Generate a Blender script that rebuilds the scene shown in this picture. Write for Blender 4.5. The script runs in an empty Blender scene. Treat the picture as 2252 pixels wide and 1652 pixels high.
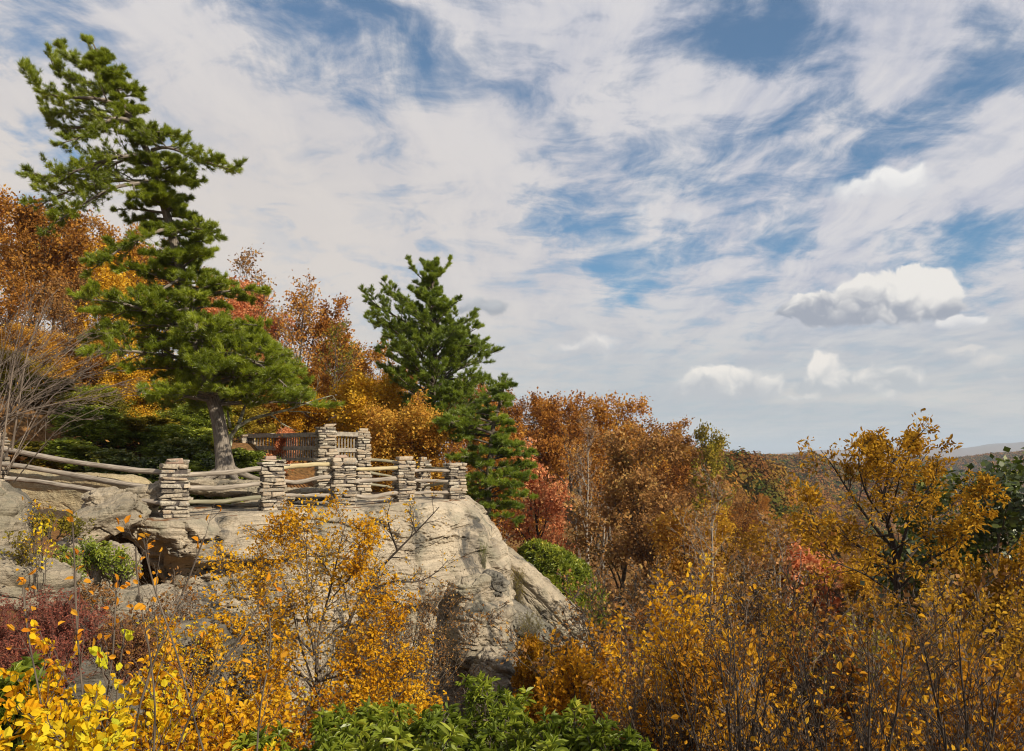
import bpy, math, random
import numpy as np
from mathutils import Vector
SC = bpy.context.scene
COL = SC.collection
F = 1768.0; CX = 1126.0; HY = 1000.0
rad = math.radians

def P(x, y, D):
    return np.array([(x - CX) / F * D, D, (HY - y) / F * D])

# ------------------------------------------------------------------ helpers
def unit(a):
    return a / np.maximum(np.linalg.norm(a, axis=-1, keepdims=True), 1e-9)

def hash3(i, j, k, seed):
    n = (i * 374761393 + j * 668265263 + k * 2147483647 + seed * 974634777) & 0xFFFFFFFF
    n = ((n ^ (n >> 13)) * 1274126177) & 0xFFFFFFFF
    n = (n ^ (n >> 16)) & 0xFFFFFFFF
    n = (n * 2654435761) & 0xFFFFFFFF
    return ((n >> 8) & 0xFFFF) / 65535.0 * 2 - 1

def vnoise(p, seed=0):
    p = np.asarray(p, float)
    i = np.floor(p).astype(np.int64); f = p - i
    u = f * f * (3 - 2 * f)
    r = 0
    for a in (0, 1):
        wx = u[..., 0] if a else 1 - u[..., 0]
        for b in (0, 1):
            wy = u[..., 1] if b else 1 - u[..., 1]
            for c in (0, 1):
                wz = u[..., 2] if c else 1 - u[..., 2]
                r = r + wx * wy * wz * hash3(i[..., 0] + a, i[..., 1] + b, i[..., 2] + c, seed)
    return r

def fbm(p, oct=4, seed=0, gain=.5):
    p = np.asarray(p, float); a = 1.; r = 0.
    for o in range(oct):
        r = r + a * vnoise(p * 2 ** o + 17.3 * o, seed + o); a *= gain
    return r

def worley(p, seed=0):
    p = np.asarray(p, float); sh = p.shape[:-1]; p = p.reshape(-1, 3); i = np.floor(p).astype(np.int64)
    f1 = np.full(len(p), 9.); f2 = f1.copy(); cid = np.zeros(len(p))
    for a in (-1, 0, 1):
        for b in (-1, 0, 1):
            for c in (-1, 0, 1):
                q = i + [a, b, c]
                h = np.stack([hash3(q[:, 0], q[:, 1], q[:, 2], seed + k) for k in (1, 2, 3)], 1) * .5 + .5
                d = np.linalg.norm(q + h - p, axis=1); n = d < f1
                f2 = np.where(n, f1, np.minimum(f2, d)); cid = np.where(n, h[:, 0], cid); f1 = np.where(n, d, f1)
    return (f2 - f1).reshape(sh), cid.reshape(sh)

class MB:
    """collects vertices and faces, builds one mesh"""
    def __init__(s): s.V = []; s.Fq = []; s.Ft = []; s.n = 0; s.R = []; s.T = []
    def add(s, V, Fq=None, Ft=None, rnd=None, tc=None):
        V = np.asarray(V, float).reshape(-1, 3)
        if Fq is not None and len(Fq): s.Fq.append(np.asarray(Fq).reshape(-1, 4) + s.n)
        if Ft is not None and len(Ft): s.Ft.append(np.asarray(Ft).reshape(-1, 3) + s.n)
        s.V.append(V); s.n += len(V)
        if rnd is None: rnd = np.zeros(len(V))
        elif np.isscalar(rnd): rnd = np.full(len(V), rnd)
        s.R.append(rnd)
        s.T.append(np.zeros((len(V), 3)) if tc is None else tc.reshape(-1, 3))
    def mesh(s, name, smooth=False):
        me = bpy.data.meshes.new(name)
        V = np.concatenate(s.V) if s.V else np.zeros((0, 3))
        q = np.concatenate(s.Fq) if s.Fq else np.zeros((0, 4), int)
        t = np.concatenate(s.Ft) if s.Ft else np.zeros((0, 3), int)
        me.vertices.add(len(V)); me.vertices.foreach_set('co', V.astype(np.float32).ravel())
        nl = len(q) * 4 + len(t) * 3
        me.loops.add(nl); me.loops.foreach_set('vertex_index', np.concatenate([q.ravel(), t.ravel()]).astype(np.int32))
        me.polygons.add(len(q) + len(t))
        st = np.concatenate([np.arange(len(q)) * 4, len(q) * 4 + np.arange(len(t)) * 3]).astype(np.int32)
        me.polygons.foreach_set('loop_start', st)
        me.polygons.foreach_set('use_smooth', np.full(len(st), smooth, dtype=bool))
        a = me.attributes.new('rnd', 'FLOAT', 'POINT'); a.data.foreach_set('value', np.concatenate(s.R).astype(np.float32))
        if any(np.any(x) for x in s.T):
            a = me.attributes.new('tc', 'FLOAT_VECTOR', 'POINT'); a.data.foreach_set('vector', np.concatenate(s.T).astype(np.float32).ravel())
        me.update(calc_edges=True); me.validate()
        return me

def link(name, me, mat=None, parent=None, loc=None):
    o = bpy.data.objects.new(name, me); COL.objects.link(o)
    if mat is not None and me is not None:
        me.materials.append(mat)
    if parent is not None: o.parent = parent
    if loc is not None: o.location = loc
    return o

def tag(o, label, cat, group=None, kind=None):
    if label: o['label'] = ' '.join(label.replace('  ', ' ').split()[:16])
    if cat: o['category'] = cat
    if group: o['group'] = group
    if kind: o['kind'] = kind
    return o

def empty(name, loc=(0, 0, 0), rz=0):
    o = bpy.data.objects.new(name, None); COL.objects.link(o)
    o.location = loc; o.rotation_euler = (0, 0, rz); o.empty_display_size = .2
    return o

def tubes(mb, Pn, R, s=5, rnd=None):
    Pn = np.asarray(Pn, float); R = np.asarray(R, float)
    B, n, _ = Pn.shape
    T = unit(np.gradient(Pn, axis=1))
    m = unit(T.mean(1))
    ref = np.where(np.abs(m[:, 2:3]) > .85, np.array([[1., 0, 0]]), np.array([[0, 0, 1.]]))[:, None, :]
    U = unit(np.cross(T, np.broadcast_to(ref, T.shape))); W = np.cross(T, U)
    th = np.arange(s) / s * 2 * np.pi
    ring = Pn[:, :, None, :] + R[:, :, None, None] * (np.cos(th)[None, None, :, None] * U[:, :, None, :] + np.sin(th)[None, None, :, None] * W[:, :, None, :])
    L = np.concatenate([np.zeros((B, 1)), np.cumsum(np.linalg.norm(np.diff(Pn, axis=1), axis=-1), axis=1)], 1)
    tc = np.stack([np.broadcast_to(np.cos(th), (B, n, s)) * R[:, :1, None], np.broadcast_to(np.sin(th), (B, n, s)) * R[:, :1, None],
                   np.broadcast_to(L[:, :, None], (B, n, s))], -1)
    idx = np.arange(B * n * s).reshape(B, n, s)
    a = idx[:, :-1, :]; b = np.roll(a, -1, 2); c = idx[:, 1:, :]; d = np.roll(c, -1, 2)
    r = np.zeros(B) if rnd is None else rnd
    mb.add(ring.reshape(-1, 3), np.stack([a, b, d, c], -1).reshape(-1, 4), rnd=np.repeat(r, n * s), tc=tc.reshape(-1, 3))

def interp_batch(Pn, idx, t):
    n = Pn.shape[1]; x = np.clip(t * (n - 1), 0, n - 1.001); i = x.astype(int); f = x - i
    if Pn.ndim == 2: return Pn[idx, i] * (1 - f) + Pn[idx, i + 1] * f
    return Pn[idx, i] * (1 - f)[:, None] + Pn[idx, i + 1] * f[:, None]

def grow(rg, pos, d, L, n, wig, trop, r0, taper=.85):
    B = len(pos); pts = np.zeros((B, n, 3)); pts[:, 0] = pos; d = unit(d)
    st = (L / (n - 1))[:, None]
    tv = np.asarray(trop, float)
    if tv.ndim == 0: tv = np.array([0, 0, float(trop)])
    for i in range(1, n):
        d = unit(d + rg.normal(0, wig, (B, 3)) + tv)
        pts[:, i] = pts[:, i - 1] + d * st
    R = r0[:, None] * (1 - taper * np.linspace(0, 1, n)[None, :] ** .9)
    return pts, R

def spawn(rg, Pn, R, k, t0, t1, ang, lenf, n, wig, trop, rr=.6, taper=.8, planar=0., tipshort=.5, angj=.2, absL=None):
    B = Pn.shape[0]
    idx = np.repeat(np.arange(B), k)
    t = t0 + (t1 - t0) * ((np.tile(np.arange(k), B) + rg.random(B * k)) / k)
    pos = interp_batch(Pn, idx, t)
    T = unit(interp_batch(np.gradient(Pn, axis=1), idx, t))
    rp = interp_batch(R, idx, t)
    if planar:
        side = unit(np.cross(T, np.array([0, 0, 1.]) + 1e-3))
        sg = np.where((np.tile(np.arange(k), B) % 2) == 0, 1., -1.)[:, None]
        perp = unit(side * sg + rg.normal(0, 1 - planar, (B * k, 3)))
    else:
        q = rg.normal(0, 1, (B * k, 3)); perp = unit(q - (q * T).sum(1, keepdims=True) * T)
    a = ang + rg.normal(0, angj, B * k)
    d = np.cos(a)[:, None] * T + np.sin(a)[:, None] * perp
    plen = np.linalg.norm(np.diff(Pn, axis=1), axis=-1).sum(1)[idx]
    L = (plen * lenf if absL is None else np.full(B * k, absL)) * (1 - tipshort * (t - t0) / max(t1 - t0, .01)) * rg.uniform(.7, 1.2, B * k)
    return grow(rg, pos, d, L, n, wig, trop, rp * rr, taper)

def leaves(mb, rg, pos, dirs, size, shape='ovate', w=.55, up=.6, fold=.15, rnd=None, nrm=None):
    N = len(pos); d = unit(dirs)
    nr = rg.normal(0, 1, (N, 3)); nr[:, 2] += up * 2
    if nrm is not None: nr = nr * .35 + nrm; d = unit(np.cross(nrm, rg.normal(0, 1, (N, 3))))
    side = unit(np.cross(d, nr)); nor = np.cross(side, d)
    size = np.broadcast_to(size, (N,)); L = size[:, None]; W = L * w * .5
    r = rg.random(N) if rnd is None else rnd
    if shape == 'quad':
        V = np.stack([pos, pos + d * L * .5 + side * W, pos + d * L, pos + d * L * .5 - side * W], 1)
        mb.add(V.reshape(-1, 3), np.arange(N * 4).reshape(N, 4), rnd=np.repeat(r, 4))
    elif shape == 'ovate':
        dr = nor * L
        V = np.stack([pos, pos + d * L * .3 + side * W + dr * fold * .6, pos + d * L * .7 + side * W * .8 + dr * fold * .4,
                      pos + d * L - dr * fold * .7, pos + d * L * .7 - side * W * .8 + dr * fold * .4, pos + d * L * .3 - side * W + dr * fold * .6], 1)
        i = np.arange(N)[:, None] * 6
        Fq = np.concatenate([i + np.array([[0, 1, 2, 3]]), i + np.array([[0, 3, 4, 5]])])
        mb.add(V.reshape(-1, 3), Fq, rnd=np.repeat(r, 6))
    elif shape == 'needle':
        V = np.stack([pos - side * W, pos + side * W, pos + d * L], 1)
        mb.add(V.reshape(-1, 3), None, np.arange(N * 3).reshape(N, 3), rnd=np.repeat(r, 3))

def anchors(rg, Pn, k, t0=.15, t1=1.):
    B = Pn.shape[0]; idx = np.repeat(np.arange(B), k); t = rg.uniform(t0, t1, B * k)
    return interp_batch(Pn, idx, t), unit(interp_batch(np.gradient(Pn, axis=1), idx, t))

# ------------------------------------------------------------------ materials
def newmat(name):
    m = bpy.data.materials.new(name); m.use_nodes = True
    nt = m.node_tree; nt.nodes.clear()
    return m, nt, nt.nodes, nt.links

def ramp(N, cols, interp='LINEAR'):
    r = N.new('ShaderNodeValToRGB'); cr = r.color_ramp; cr.interpolation = interp
    while len(cr.elements) < len(cols): cr.elements.new(.5)
    for i, (p, c) in enumerate(cols):
        cr.elements[i].position = p; cr.elements[i].color = (c[0], c[1], c[2], 1)
    return r

def leafmat(name, cols, trans=.35, gloss=.0, patch=1.2, rk=.55, nk=1.3, oj=.55):
    m, nt, N, L = newmat(name)
    at = N.new('ShaderNodeAttribute'); at.attribute_name = 'rnd'
    g = N.new('ShaderNodeNewGeometry')
    nz = N.new('ShaderNodeTexNoise'); nz.inputs['Scale'].default_value = patch; nz.inputs['Detail'].default_value = 2
    L.new(g.outputs['Position'], nz.inputs['Vector'])
    oi = N.new('ShaderNodeObjectInfo')
    a = N.new('ShaderNodeMath'); a.operation = 'MULTIPLY_ADD'; a.inputs[1].default_value = rk; a.inputs[2].default_value = -rk * .5 + .22 - (nk - 1.3) * .5
    L.new(at.outputs['Fac'], a.inputs[0])
    b = N.new('ShaderNodeMath'); b.operation = 'MULTIPLY_ADD'; b.inputs[1].default_value = nk
    L.new(nz.outputs['Fac'], b.inputs[0])
    c0 = N.new('ShaderNodeMath'); c0.operation = 'MULTIPLY_ADD'; c0.inputs[1].default_value = oj; c0.inputs[2].default_value = -.45 - oj * .5
    L.new(oi.outputs['Random'], c0.inputs[0]); L.new(c0.outputs[0], b.inputs[2])
    c = N.new('ShaderNodeMath'); c.operation = 'ADD'
    L.new(a.outputs[0], c.inputs[0]); L.new(b.outputs[0], c.inputs[1])
    n = len(cols); r = ramp(N, [(i / (n - 1), cols[i]) for i in range(n)])
    L.new(c.outputs[0], r.inputs[0])
    d = N.new('ShaderNodeBsdfDiffuse'); t = N.new('ShaderNodeBsdfTranslucent'); mx = N.new('ShaderNodeMixShader')
    mx.inputs[0].default_value = trans
    L.new(r.outputs[0], d.inputs[0]); L.new(r.outputs[0], t.inputs[0]); L.new(d.outputs[0], mx.inputs[1]); L.new(t.outputs[0], mx.inputs[2])
    out = N.new('ShaderNodeOutputMaterial'); last = mx
    if gloss:
        gl = N.new('ShaderNodeBsdfGlossy'); gl.inputs['Roughness'].default_value = .42; gl.inputs[0].default_value = (1, 1, 1, 1)
        m2 = N.new('ShaderNodeMixShader'); m2.inputs[0].default_value = gloss
        L.new(mx.outputs[0], m2.inputs[1]); L.new(gl.outputs[0], m2.inputs[2]); last = m2
    L.new(last.outputs[0], out.inputs[0])
    return m

def barkmat(name, c1, c2, scale=(14, 14, 2.5), bump=.6, lichen=None):
    m, nt, N, L = newmat(name)
    at = N.new('ShaderNodeAttribute'); at.attribute_name = 'tc'
    mp = N.new('ShaderNodeMapping'); mp.inputs['Scale'].default_value = scale; L.new(at.outputs['Vector'], mp.inputs[0])
    nz = N.new('ShaderNodeTexNoise'); nz.inputs['Scale'].default_value = 1.5; nz.inputs['Detail'].default_value = 6; nz.inputs['Distortion'].default_value = .6
    L.new(mp.outputs[0], nz.inputs['Vector'])
    r = ramp(N, [(.3, c1), (.7, c2)]); L.new(nz.outputs['Fac'], r.inputs[0])
    col = r.outputs[0]
    if lichen:
        g = N.new('ShaderNodeNewGeometry'); n2 = N.new('ShaderNodeTexNoise'); n2.inputs['Scale'].default_value = 5; n2.inputs['Detail'].default_value = 4
        L.new(g.outputs['Position'], n2.inputs['Vector'])
        r2 = ramp(N, [(.45, (0, 0, 0)), (.58, (1, 1, 1))]); L.new(n2.outputs['Fac'], r2.inputs[0])
        mx = N.new('ShaderNodeMixRGB'); L.new(r2.outputs[0], mx.inputs[0]); L.new(col, mx.inputs[1]); mx.inputs[2].default_value = (*lichen, 1); col = mx.outputs[0]
    b = N.new('ShaderNodeBsdfPrincipled'); b.inputs['Roughness'].default_value = .9; b.inputs['Specular IOR Level'].default_value = .15
    L.new(col, b.inputs['Base Color'])
    bp = N.new('ShaderNodeBump'); bp.inputs['Strength'].default_value = bump; bp.inputs['Distance'].default_value = .02
    L.new(nz.outputs['Fac'], bp.inputs['Height']); L.new(bp.outputs[0], b.inputs['Normal'])
    out = N.new('ShaderNodeOutputMaterial'); L.new(b.outputs[0], out.inputs[0])
    return m

def rockmat(name, base=((.50, .42, .32), (.34, .29, .22)), dark=(.07, .065, .06), darkamt=.46, strata=1., litter=False):
    m, nt, N, L = newmat(name)
    g = N.new('ShaderNodeNewGeometry')
    def noise(scale, det, vec, dist=0., rough=.55):
        z = N.new('ShaderNodeTexNoise'); z.inputs['Scale'].default_value = scale; z.inputs['Detail'].default_value = det
        z.inputs['Distortion'].default_value = dist; z.inputs['Roughness'].default_value = rough
        L.new(vec, z.inputs['Vector']); return z.outputs['Fac']
    def mapping(sc, rot=(0, 0, 0)):
        p = N.new('ShaderNodeMapping'); p.inputs['Scale'].default_value = sc; p.inputs['Rotation'].default_value = rot
        L.new(g.outputs['Position'], p.inputs[0]); return p.outputs[0]
    def mix(f, a, b, mode='MIX'):
        x = N.new('ShaderNodeMixRGB'); x.blend_type = mode
        if isinstance(f, float): x.inputs[0].default_value = f
        else: L.new(f, x.inputs[0])
        for k, v in ((1, a), (2, b)):
            if isinstance(v, tuple): x.inputs[k].default_value = (*v, 1)
            else: L.new(v, x.inputs[k])
        return x.outputs[0]
    big = noise(.9, 7, g.outputs['Position'], .5, .6)
    r = ramp(N, [(.35, base[1]), (.62, base[0])]); L.new(big, r.inputs[0])
    ban = noise(1., 7, mapping((.35, .35, 7.), (rad(5), rad(-7), 0)), 1.1, .7)
    rb = ramp(N, [(.30, (.68, .66, .64)), (.5, (.98, .97, .96)), (.65, (1.08, 1.05, 1.0))]); L.new(ban, rb.inputs[0])
    col = mix(.6 * min(strata, 1), r.outputs[0], rb.outputs[0], 'MULTIPLY')
    fine = noise(16, 8, g.outputs['Position'], .2, .7)
    rf = ramp(N, [(.3, (.6, .6, .6)), (.6, (1.1, 1.08, 1.05))]); L.new(fine, rf.inputs[0])
    col = mix(.6, col, rf.outputs[0], 'MULTIPLY')
    # dark lichen and weather stain
    st = noise(.8, 9, mapping((1., 1., .55)), .8, .68)
    rs = ramp(N, [(darkamt + .13, (0, 0, 0)), (darkamt + .22, (1, 1, 1))]); L.new(st, rs.inputs[0])
    col = mix(rs.outputs[0], col, mix(.5, dark, (.16, .15, .13)))
    # green grey lichen
    l2 = noise(1.3, 6, mapping((1, 1, 1)), .5); rl = ramp(N, [(.5, (0, 0, 0)), (.72, (.6, .6, .6))]); L.new(l2, rl.inputs[0])
    col = mix(rl.outputs[0], col, (.24, .235, .17))
    # pits
    vo = N.new('ShaderNodeTexVoronoi'); vo.inputs['Scale'].default_value = 7.; L.new(g.outputs['Position'], vo.inputs['Vector'])
    pm = noise(.9, 3, mapping((1, 1, 1), (1, 2, 0)))
    rp = ramp(N, [(.10, (1, 1, 1)), (.2, (0, 0, 0))]); L.new(vo.outputs['Distance'], rp.inputs[0])
    rq = ramp(N, [(.56, (0, 0, 0)), (.62, (1, 1, 1))]); L.new(pm, rq.inputs[0])
    pit = N.new('ShaderNodeMath'); pit.operation = 'MULTIPLY'; L.new(rp.outputs[0], pit.inputs[0]); L.new(rq.outputs[0], pit.inputs[1])
    col = mix(pit.outputs[0], col, (.06, .045, .03))
    if litter:
        up = N.new('ShaderNodeSeparateXYZ'); L.new(g.outputs['Normal'], up.inputs[0])
        ln = noise(2.2, 5, g.outputs['Position'], .4)
        ad = N.new('ShaderNodeMath'); ad.operation = 'MULTIPLY_ADD'; ad.inputs[1].default_value = .9; L.new(ln, ad.inputs[0]); L.new(up.outputs[2], ad.inputs[2])
        ru = ramp(N, [(1.50 / 2, (0, 0, 0)), (1.58 / 2, (1, 1, 1))]);
        hv = N.new('ShaderNodeMath'); hv.operation = 'MULTIPLY'; hv.inputs[1].default_value = .5; L.new(ad.outputs[0], hv.inputs[0]); L.new(hv.outputs[0], ru.inputs[0])
        col = mix(ru.outputs[0], col, mix(fine, (.10, .05, .02), (.30, .13, .05)))
    b = N.new('ShaderNodeBsdfPrincipled'); b.inputs['Roughness'].default_value = .95; b.inputs['Specular IOR Level'].default_value = .1
    L.new(col, b.inputs['Base Color'])
    def madd(a, k, bb):
        x = N.new('ShaderNodeMath'); x.operation = 'MULTIPLY_ADD'; x.inputs[1].default_value = k; L.new(a, x.inputs[0])
        if bb is None: x.inputs[2].default_value = 0
        else: L.new(bb, x.inputs[2])
        return x.outputs[0]
    h = madd(ban, 1.3 * strata, None); h = madd(fine, .85, h); h = madd(st, .8, h); h = madd(pit.outputs[0], -1., h)
    bp = N.new('ShaderNodeBump'); bp.inputs['Strength'].default_value = .9; bp.inputs['Distance'].default_value = .10
    L.new(h, bp.inputs['Height']); L.new(bp.outputs[0], b.inputs['Normal'])
    out = N.new('ShaderNodeOutputMaterial'); L.new(b.outputs[0], out.inputs[0])
    return m

def simplemat(name, cols, scale=6, rough=.9, bump=.3, attr=None, dist=.02, det=6):
    m, nt, N, L = newmat(name)
    g = N.new('ShaderNodeNewGeometry')
    nz = N.new('ShaderNodeTexNoise'); nz.inputs['Scale'].default_value = scale; nz.inputs['Detail'].default_value = det
    L.new(g.outputs['Position'], nz.inputs['Vector'])
    n = len(cols)
    r = ramp(N, [(.25 + .5 * i / (n - 1), cols[i]) for i in range(n)])
    if attr:
        at = N.new('ShaderNodeAttribute'); at.attribute_name = attr
        a = N.new('ShaderNodeMath'); a.operation = 'MULTIPLY_ADD'; a.inputs[1].default_value = .5; L.new(at.outputs['Fac'], a.inputs[0])
        b_ = N.new('ShaderNodeMath'); b_.operation = 'MULTIPLY'; b_.inputs[1].default_value = .5; L.new(nz.outputs['Fac'], b_.inputs[0]); L.new(b_.outputs[0], a.inputs[2])
        L.new(a.outputs[0], r.inputs[0])
    else: L.new(nz.outputs['Fac'], r.inputs[0])
    b = N.new('ShaderNodeBsdfPrincipled'); b.inputs['Roughness'].default_value = rough; b.inputs['Specular IOR Level'].default_value = .15
    L.new(r.outputs[0], b.inputs['Base Color'])
    bp = N.new('ShaderNodeBump'); bp.inputs['Strength'].default_value = bump; bp.inputs['Distance'].default_value = dist
    L.new(nz.outputs['Fac'], bp.inputs['Height']); L.new(bp.outputs[0], b.inputs['Normal'])
    out = N.new('ShaderNodeOutputMaterial'); L.new(b.outputs[0], out.inputs[0])
    return m

M = {}
M['rust'] = leafmat('rust leaves', [(.17, .065, .02), (.37, .155, .03), (.50, .235, .04), (.54, .32, .07)], 0.35)
M['orange'] = leafmat('orange leaves', [(.20, .09, .025), (.41, .19, .035), (.55, .29, .045), (.60, .39, .07)], 0.38)
M['gold'] = leafmat('golden leaves', [(.32, .15, .015), (.56, .29, .02), (.66, .38, .03), (.66, .46, .06)], 0.35)
M['brown'] = leafmat('brown leaves', [(.12, .06, .025), (.25, .125, .045), (.36, .19, .065), (.38, .25, .08)], 0.3)
M['red'] = leafmat('red leaves', [(.36, .10, .04), (.58, .20, .08), (.74, .36, .17), (.68, .42, .14)], 0.42, oj=0.1)
M['olive'] = leafmat('olive leaves', [(.10, .10, .018), (.20, .17, .025), (.34, .26, .03), (.44, .30, .04)], 0.3)
M['oak'] = leafmat('oak leaves', [(.20, .11, .015), (.40, .21, .02), (.55, .31, .028), (.60, .38, .045)], 0.38)
M['green'] = leafmat('green leaves', [(.09, .12, .012), (.18, .23, .02), (.31, .35, .028), (.48, .45, .04)], 0.35, .04, oj=0.35)
M['darkgreen'] = leafmat('dark leaves', [(.03, .045, .008), (.065, .09, .012), (.12, .15, .018), (.30, .26, .03)], 0.3, .05)
M['yellow'] = leafmat('yellow leaves', [(.40, .16, .012), (.68, .36, .012), (.78, .54, .02), (.76, .62, .04), (.44, .48, .04)], 0.42, oj=0.15)
M['limeleaf'] = leafmat('lime yellow leaves', [(.40, .42, .03), (.62, .60, .03), (.74, .68, .04)], .45)
M['yellow2'] = leafmat('mixed yellow orange leaves', [(.34, .13, .012), (.62, .28, .012), (.74, .45, .02), (.70, .55, .03), (.42, .42, .04)], .42, patch=3.5, rk=.9, nk=1.1)
M['birch'] = leafmat('birch leaves', [(.44, .19, .012), (.68, .36, .016), (.78, .47, .03), (.80, .57, .06)], 0.45, oj=0.1)
M['alder'] = leafmat('alder leaves', [(.22, .09, .015), (.46, .21, .018), (.62, .32, .022), (.70, .42, .04)], 0.42, oj=0.35)
M['berry'] = leafmat('berry leaves', [(.13, .05, .035), (.24, .07, .05), (.34, .12, .08), (.26, .13, .06)], 0.3, patch=2, oj=0.2)
M['twigred'] = leafmat('orange twig leaves', [(.45, .12, .015), (.62, .22, .02), (.70, .30, .02), (.66, .36, .04)], .4)
M['needle'] = leafmat('pine needles', [(.075, .10, .007), (.175, .225, .013), (.31, .365, .02), (.43, .46, .03)], 0.4, .03, oj=0.08)
M['needle2'] = leafmat('dark pine needles', [(.075, .115, .012), (.17, .235, .020), (.29, .36, .028), (.38, .45, .04)], 0.42, .03, oj=0.08)
M['rhodo'] = leafmat('rhododendron leaves', [(.07, .10, .012), (.16, .21, .018), (.30, .34, .03), (.58, .50, .06)], 0.35, .03, patch=3, oj=0.3)
M['bark'] = barkmat('grey bark', (.045, .035, .028), (.17, .14, .11))
M['darkbark'] = barkmat('dark bark', (.02, .015, .012), (.07, .055, .045))
M['palebark'] = barkmat('pale bark', (.14, .12, .10), (.34, .30, .25))
M['pinebark'] = barkmat('pine bark', (.08, .065, .05), (.30, .26, .22), (16, 16, 3.2), 1.)
M['lichenbark'] = barkmat('lichen bark', (.12, .11, .08), (.26, .23, .18), lichen=(.42, .43, .30))
M['greybark'] = barkmat('grey brush bark', (.09, .07, .055), (.24, .19, .15))
M['redstem'] = barkmat('reddish stem', (.10, .04, .03), (.24, .12, .09))
M['wood'] = barkmat('weathered log', (.12, .10, .08), (.47, .41, .34), (34, 34, 1.3), 1.2)
M['wood_new'] = barkmat('yellow log', (.30, .24, .13), (.52, .44, .27), (26, 26, 1.5), .4)
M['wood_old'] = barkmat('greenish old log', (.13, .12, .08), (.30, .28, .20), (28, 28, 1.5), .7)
M['plank'] = simplemat('grey weathered plank', [(.14, .12, .10), (.27, .24, .20), (.38, .34, .28)], 9)
M['rock'] = rockmat('sandstone', ((.57, .49, .375), (.36, .31, .24)), darkamt=.41, litter=True)
M['boulder'] = rockmat('grey sandstone boulder', ((.48, .41, .31), (.29, .255, .195)), darkamt=.40)
M['tan_rock'] = rockmat('tan smooth sandstone', ((.50, .41, .26), (.42, .34, .21)), darkamt=.6, strata=.25)
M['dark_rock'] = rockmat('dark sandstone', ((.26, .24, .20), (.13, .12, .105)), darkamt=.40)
M['stone'] = simplemat('stacked stones', [(.13, .11, .09), (.28, .24, .185), (.42, .36, .275), (.35, .27, .19), (.24, .22, .185), (.47, .42, .335)], 22, bump=1., attr='rnd')
M['capstone'] = simplemat('reddish cap stone', [(.20, .14, .11), (.33, .235, .18), (.40, .33, .26)], 10, bump=.6)
M['mortar'] = simplemat('mortar', [(.05, .045, .04), (.12, .10, .09)], 20)

def groundmat():
    m, nt, N, L = newmat('leaf covered ground')
    g = N.new('ShaderNodeNewGeometry')
    a = N.new('ShaderNodeTexNoise'); a.inputs['Scale'].default_value = 9; a.inputs['Detail'].default_value = 8; L.new(g.outputs['Position'], a.inputs['Vector'])
    b = N.new('ShaderNodeTexNoise'); b.inputs['Scale'].default_value = .35; b.inputs['Detail'].default_value = 4; L.new(g.outputs['Position'], b.inputs['Vector'])
    r = ramp(N, [(.3, (.05, .03, .018)), (.5, (.17, .085, .035)), (.68, (.30, .16, .06))]); L.new(a.outputs['Fac'], r.inputs[0])
    r2 = ramp(N, [(.4, (.06, .07, .02)), (.6, (.20, .09, .03))]); L.new(b.outputs['Fac'], r2.inputs[0])
    x = N.new('ShaderNodeMixRGB'); x.inputs[0].default_value = .4; L.new(r.outputs[0], x.inputs[1]); L.new(r2.outputs[0], x.inputs[2])
    p = N.new('ShaderNodeBsdfPrincipled'); p.inputs['Roughness'].default_value = .95; p.inputs['Specular IOR Level'].default_value = .1; L.new(x.outputs[0], p.inputs['Base Color'])
    bp = N.new('ShaderNodeBump'); bp.inputs['Distance'].default_value = .08; L.new(a.outputs['Fac'], bp.inputs['Height']); L.new(bp.outputs[0], p.inputs['Normal'])
    out = N.new('ShaderNodeOutputMaterial'); L.new(p.outputs[0], out.inputs[0])
    return m
M['ground'] = groundmat()

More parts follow.
